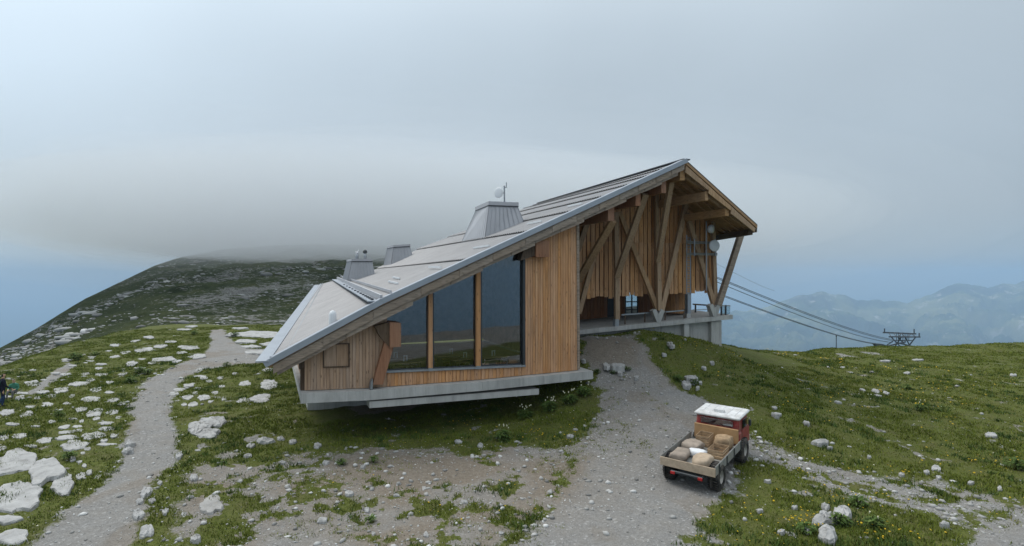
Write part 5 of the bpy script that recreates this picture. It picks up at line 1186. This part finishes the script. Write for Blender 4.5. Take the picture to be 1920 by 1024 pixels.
o = fast_mesh('loose_stones', P.reshape(-1, 3), (tf[None] + (np.arange(n) * 12)[:, None, None]).reshape(-1, 3), 'pebble', {'tint': np.repeat(tint, 12)}); o['kind'] = 'stuff'; o['label'] = 'loose pale gravel stones scattered over the ground'; print('pebbles', n)

# turf: blades in tufts
def tufts(name, x, y, hgt, spread, nb, tint, mat, width=0.016, lean=0.6, lab=None):
    n = len(x); z = terr(x, y)
    bx_ = np.repeat(x, nb) + rng.normal(0, 1, n * nb) * np.repeat(spread, nb); by_ = np.repeat(y, nb) + rng.normal(0, 1, n * nb) * np.repeat(spread, nb)
    bz_ = np.repeat(z, nb) - 0.02
    h = np.repeat(hgt, nb) * rng.uniform(0.55, 1.25, n * nb); a_ = rng.random(n * nb) * 6.283; ln = rng.uniform(0.1, lean, n * nb) * h
    dist = np.hypot(bx_, by_); wd = width * (0.7 + dist / 45.0)
    pa = a_ + rng.uniform(-1.2, 1.2, n * nb) + 1.57
    p0 = np.stack([bx_ - np.cos(pa) * wd, by_ - np.sin(pa) * wd, bz_], 1); p1 = np.stack([bx_ + np.cos(pa) * wd, by_ + np.sin(pa) * wd, bz_], 1)
    p2 = np.stack([bx_ + np.cos(a_) * ln, by_ + np.sin(a_) * ln, bz_ + h], 1)
    V_ = np.stack([p0, p1, p2], 1).reshape(-1, 3); F_ = np.arange(len(V_)).reshape(-1, 3)
    tt = np.clip(np.repeat(tint, nb) + rng.normal(0, 0.12, n * nb), 0, 1)
    o = fast_mesh(name, V_, F_, mat, {'tint': np.repeat(tt, 3)}); o['kind'] = 'stuff'
    if lab: o['label'] = lab
    return o
x, y = sector(260000, 12.5, 78); g, d = masks(x, y)
dry = fbm(x * 0.25, y * 0.25, 4, 200); thick = ss(0.35, 0.6, fbm(x * 0.8, y * 0.8, 4, 210))
rk = np.zeros(len(x), bool)
keep = (rng.random(len(x)) < (1 - ss(0.25, 0.62, g)) * (0.45 + 0.55 * thick)) & ~in_building(x, y) & (poly_sd(x, y, PL) > -4)
x, y, dry, thick = x[keep], y[keep], dry[keep], thick[keep]
tint = np.clip(0.15 + dry * 0.75 + rng.normal(0, 0.16, len(x)) - 0.15 * thick, 0, 1)
tufts('turf', x, y, 0.05 + 0.055 * thick + rng.random(len(x)) * 0.03, 0.07 + 0 * x, 4, tint, 'grass_blade', 0.015, 0.9, 'short alpine turf covering the ground'); print('tufts', len(x))
# darker rank clumps
x, y = sector(5200, 12.5, 52); g, d = masks(x, y)
keep = (fbm(x * 0.6, y * 0.6, 4, 230) > 0.53) & (g < 0.55) & ~in_building(x, y) & (poly_sd(x, y, PL) > 0)
x, y = x[keep], y[keep]
tufts('grass_clumps', x, y, 0.10 + rng.random(len(x)) * 0.10, 0.10 + rng.random(len(x)) * 0.08, 26, rng.random(len(x)) * 0.45, 'leaf_green', 0.018, 0.9, 'darker rank grass clumps in the turf')
# weeds and tufts growing through the worn gravel
x, y = sector(26000, 12.5, 40); g, d = masks(x, y)
wz = np.maximum(ss(-1.0, 0.5, poly_sd(x, y, P_mix)), ss(-1.5, 0, poly_sd(x, y, P_strip)) * 0.8)
keep = (rng.random(len(x)) < wz * ss(0.40, 0.62, fbm(x * 0.7, y * 0.7, 4, 236)) * 0.7) & ~in_building(x, y); x, y = x[keep], y[keep]
tufts('gravel_weeds', x, y, 0.03 + rng.random(len(x)) * 0.05, 0.03 + rng.random(len(x)) * 0.07, 12, 0.2 + rng.random(len(x)) * 0.7, 'grass_blade', 0.014, 1.3, 'sparse grass tufts growing through the worn gravel')
# small flowers
def flowers(name, x, y, mat, r, h, lab):
    n = len(x); z = terr(x, y) + h * rng.uniform(0.5, 1.2, n); k = 6; a_ = np.linspace(0, 6.283, k, endpoint=False)
    rr = r * rng.uniform(0.7, 1.3, n) * (0.6 + np.hypot(x, y) / 30)
    tx, ty = rng.uniform(-0.5, 0.5, n), rng.uniform(-0.5, 0.5, n)
    px_, py_ = np.cos(a_)[None] * rr[:, None], np.sin(a_)[None] * rr[:, None]
    V_ = np.stack([px_ + x[:, None], py_ + y[:, None], z[:, None] + px_ * tx[:, None] + py_ * ty[:, None]], -1)
    V_ = np.concatenate([V_, np.stack([x, y, z - rr * 0.5], -1)[:, None]], 1).reshape(-1, 3)
    tri = np.array([(i, (i + 1) % k, k) for i in range(k)] + [(0, 2, 1), (0, 3, 2), (0, 4, 3), (0, 5, 4)])
    o = fast_mesh(name, V_, (tri[None] + (np.arange(n) * (k + 1))[:, None, None]).reshape(-1, 3), mat); o['kind'] = 'stuff'; o['label'] = lab
x, y = sector(9000, 12.5, 50); g, d = masks(x, y); fy = fbm(x * 0.45, y * 0.45, 4, 240)
keep = (g < 0.4) & (fy > 0.56) & (x > -6) & ~in_building(x, y) & (rng.random(len(x)) < 0.55)
cl = ground_at(1508, 985); cl2 = ground_at(1590, 935); cl3 = ground_at(1660, 1000); cl4 = ground_at(1880, 870)
ex_x = np.concatenate([rng.normal(c_.x, s_, n_) for c_, s_, n_ in ((cl, 0.35, 60), (cl2, 0.5, 30), (cl3, 0.5, 30), (cl4, 1.2, 60))]); ex_y = np.concatenate([rng.normal(c_.y, s_, n_) for c_, s_, n_ in ((cl, 0.4, 60), (cl2, 0.3, 30), (cl3, 0.4, 30), (cl4, 0.8, 60))])
flowers('yellow_flowers', np.concatenate([x[keep], ex_x]), np.concatenate([y[keep], ex_y]), 'petal_yellow', 0.022, 0.14, 'yellow alpine flowers dotted through the meadow')
x, y = sector(9000, 12.5, 50); g, d = masks(x, y); fy = fbm(x * 0.4, y * 0.4, 4, 250)
keep = (g < 0.45) & (fy > 0.55) & ~in_building(x, y) & (rng.random(len(x)) < 0.25)
flowers('white_flowers', x[keep], y[keep], 'petal_white', 0.016, 0.11, 'tiny whitish flowers dotted through the meadow')

# leafy plants
def leafy_plant(u, v, size, lab, nleaf=60, flower=None, group=None):
    p = ground_at(u, v); t = thing('leafy_plant', lab, 'plant', tuple(p), group); r_ = np.random.default_rng(int(u * 13 + v))
    V_, F_, tt = [], [], []
    for k in range(nleaf):
        a_ = r_.random() * 6.283; rr = size * 0.62 * math.sqrt(r_.random()); hz = size * (0.15 + 0.65 * r_.random() * (1 - (rr / size) ** 2))
        c_ = Vector((p.x + math.cos(a_) * rr, p.y + math.sin(a_) * rr, p.z + hz)); a2 = a_ + r_.uniform(-0.8, 0.8)
        d_ = Vector((math.cos(a2), math.sin(a2), r_.uniform(-0.3, 0.5))).normalized(); s_ = d_.cross(Vector((0, 0, 1))).normalized(); ll = size * r_.uniform(0.16, 0.30); ww = ll * 0.36; up_ = s_.cross(d_)
        o_ = len(V_); V_ += [c_ - d_ * ll, c_ - d_ * ll * 0.2 + s_ * ww + up_ * ww * .4, c_ + d_ * ll - up_ * ll * 0.15, c_ - d_ * ll * 0.2 - s_ * ww + up_ * ww * .4, c_]; F_ += [(o_, o_ + 1, o_ + 4), (o_ + 1, o_ + 2, o_ + 4), (o_ + 2, o_ + 3, o_ + 4), (o_ + 3, o_, o_ + 4)]; tt += [float(np.clip(r_.normal(0.5, 0.25), 0, 1))] * 5
    o = mesh_obj('leaves', V_, F_, 'leaf_green', t); o['kind'] = 'stuff'; at_ = o.data.attributes.new('tint', 'FLOAT', 'POINT'); at_.data.foreach_set('value', tt)
    st = [beam_vf(p - Vector((0, 0, 0.03)), p + Vector((r_.uniform(-.3, .3) * size, r_.uniform(-.3, .3) * size, size * 0.7)), 0.012, 0.012) for _ in range(7)]
    o = multi('stems', st, 'leaf_green', t)
    if flower:
        for k in range(flower):
            a_ = r_.random() * 6.283; rr = size * 0.5 * math.sqrt(r_.random()); top = p + Vector((math.cos(a_) * rr, math.sin(a_) * rr, size * r_.uniform(0.85, 1.2)))
            mesh_obj('flower_head', *lathe_vf(top, (r_.uniform(-.3, .3), r_.uniform(-.3, .3), 1), [(-0.03, 0.005), (0.0, size * 0.035), (0.03, size * 0.045), (0.045, 0.02), (0.05, 0)], 9), 'petal_white', t)
for (u, v, s_, lab, nl, fl_) in ((945, 826, 0.55, 'bushy green plant at the front edge of the shaded grass below the slab', 110, 5), (985, 785, 0.6, 'tall weed with cream flower heads in the shade under the slab', 100, 8), (1030, 772, 0.6, 'leafy weed with pale flowers between the slab end and the road', 100, 9), (1068, 758, 0.6, 'flowering weed just below the right end of the slab', 100, 7),
                             (1095, 742, 0.6, 'leafy weed beside the gravel road below the slab corner', 100, 4), (1120, 700, 0.3, 'low green plant left of the rocks on the road island', 60, 0), (1150, 702, 0.3, 'low green plant in front of the rocks on the road island', 60, 0), (1176, 696, 0.32, 'low green plant at the right end of the road island', 60, 0),
                             (1272, 714, 0.4, 'green bush beside the white rock on the right road verge', 80, 0), (1302, 722, 0.4, 'green bush right of the white rocks on the road verge', 80, 0), (1575, 985, 0.42, 'lush leafy plant growing among the yellow flowered rocks', 120, 0), (1610, 950, 0.4, 'dark leafy plant behind the pointed white rock', 110, 2), (1512, 1000, 0.35, 'leafy plant left of the rounded white boulder', 80, 0),
                             (1640, 990, 0.4, 'leafy plant right of the yellow flowered rock group', 100, 2), (1725, 770, 0.45, 'dark weed clump in the middle of the right meadow', 80, 4), (1700, 730, 0.4, 'dark green clump right of the white meadow stones', 80, 0), (1905, 880, 0.5, 'dark bush at the right edge above the yellow flowers', 110, 0),
                             (262, 700, 0.55, 'dark green dock plant beside the footpath, left one', 110, 0), (276, 702, 0.5, 'dark green dock plant beside the footpath, right one', 100, 0), (245, 718, 0.5, 'dark green bush below the dock plants on the footpath edge', 100, 0), (140, 676, 0.8, 'upright dark shrub on the plateau rim beside the small side path', 120, 0), (178, 668, 0.5, 'low dark shrub on the plateau rim right of the upright shrub', 90, 0),
                             (425, 688, 0.45, 'dark low bush in the grass near the station corner', 80, 0), (440, 632, 0.7, 'dark shrub at the far bend of the footpath', 90, 0), (365, 628, 0.6, 'dark green shrub left of the far footpath end', 90, 0), (640, 872, 0.3, 'brownish grass tussock in front of the shaded lawn', 70, 0), (700, 868, 0.3, 'small green tussock on the tan earth', 60, 0), (695, 980, 0.26, 'round green tuft in the gravel yard', 60, 0), (130, 862, 0.4, 'bright green herb between the white slabs', 70, 0), (110, 780, 0.35, 'green herb clump between the flat slabs', 70, 0)):
    leafy_plant(u, v, s_, lab, nl, fl_)

# stones of the neighbouring summit
sel = rng.choice(len(hu) * 300, 12000); hr, hc = sel // len(hu), sel % len(hu)
hx, hy, hz_ = HX[hr, hc], HY[hr, hc], HZ[hr, hc]; pk = fbm(hx * 0.06, hy * 0.03, 4, 260)
keep = (rng.random(len(hx)) < ss(0.42, 0.68, pk)) & (hr > 10); hx, hy, hz_ = hx[keep], hy[keep], hz_[keep]; n = len(hx)
sz = np.minimum(0.20 * (1 - rng.random(n)) ** -0.5, 1.3); ang = rng.normal(0, 0.3, n)
sc3 = np.stack([sz * rng.uniform(0.9, 2.0, n), sz * rng.uniform(0.6, 1.0, n), sz * rng.uniform(0.35, 0.7, n)], 1)
P = tv[None] * (1 + rng.uniform(-0.25, 0.25, (n, 12, 1))) * sc3[:, None, :]; ca, sa = np.cos(ang)[:, None], np.sin(ang)[:, None]
P = np.stack([P[..., 0] * ca - P[..., 1] * sa + hx[:, None], P[..., 0] * sa + P[..., 1] * ca + hy[:, None], P[..., 2] + hz_[:, None]], -1)
o = fast_mesh('hill_stones', P.reshape(-1, 3), (tf[None] + (np.arange(n) * 12)[:, None, None]).reshape(-1, 3), 'pebble', {'tint': np.repeat(np.clip(rng.normal(0.35, 0.25, n), 0, 1), 12)}); o['kind'] = 'stuff'; o['label'] = 'pale boulders strewn over the neighbouring summit'

# ------------------------------------------------------------------ mist on the summit and valley haze
def vol_mat(name, colr, dens, aniso=0.0):
    m = bpy.data.materials.new(name); m.use_nodes = True; nt = m.node_tree; nt.nodes.clear()
    o = N(nt, 'ShaderNodeOutputMaterial'); pv = N(nt, 'ShaderNodeVolumePrincipled'); pv.inputs['Color'].default_value = (*colr, 1); pv.inputs['Density'].default_value = dens; pv.inputs['Anisotropy'].default_value = aniso
    L(nt, pv.outputs[0], o.inputs['Volume']); MATS[name] = m
    try: m.cycles.homogeneous_volume = True
    except Exception: pass
    return m
vol_mat('haze_volume', (0.48, 0.65, 0.83), 0.00013)
nu, nv_ = 64, 32; th, ph = np.meshgrid(np.linspace(0, 2 * np.pi, nu, endpoint=False), np.linspace(0, np.pi, nv_ + 1))
dx, dy, dz = np.sin(ph) * np.cos(th), np.sin(ph) * np.sin(th), np.cos(ph)
mist = None
for k, (cc_, rr_, dn_) in enumerate((((-50, 355, 50), (400, 215, 72), 0.0005), ((-52, 350, 46), (350, 200, 58), 0.0008), ((-55, 345, 43), (305, 186, 46), 0.0013), ((-60, 335, 40), (262, 172, 36), 0.0022), ((-60, 300, 37), (215, 158, 29), 0.0055), ((-62, 286, 33), (180, 152, 22), 0.0085))):
    bumpy = 1 + (fbm(dx * 2.2 + 9 + k, dy * 2.2 + dz * 1.7 + 4, 4, 300 + k) - 0.5) * 0.32
    mx_, my_, mz_ = cc_[0] + dx * rr_[0] * bumpy, cc_[1] + dy * rr_[1] * bumpy, cc_[2] + dz * rr_[2] * bumpy
    mi = np.arange(mx_.size).reshape(mx_.shape); ii = np.roll(mi, -1, 1)
    vol_mat('mist_volume_%d' % k, (0.86, 0.89, 0.915) if k < 3 else (0.93, 0.955, 0.975), dn_)
    o = fast_mesh('mist' if k == 0 else 'mist_layer', np.stack([mx_.ravel(), my_.ravel(), mz_.ravel()], 1), np.stack([mi[:-1].ravel(), mi[1:].ravel(), ii[1:].ravel(), ii[:-1].ravel()], 1), 'mist_volume_%d' % k); o['kind'] = 'stuff'; o['label'] = 'grey mist wrapping the neighbouring summit'
    if k == 0: mist = o
    else: o.parent = mist; del o['label']
v, f = prism_vf([(-62000, -62000, -1700), (62000, -62000, -1700), (62000, 62000, -1700), (-62000, 62000, -1700)], (0, 0, 1700 + 145))
hz = mesh_obj('haze', v, f, 'haze_volume'); hz['kind'] = 'stuff'
for o in bpy.data.objects:
    if '_o' in o: del o['_o']
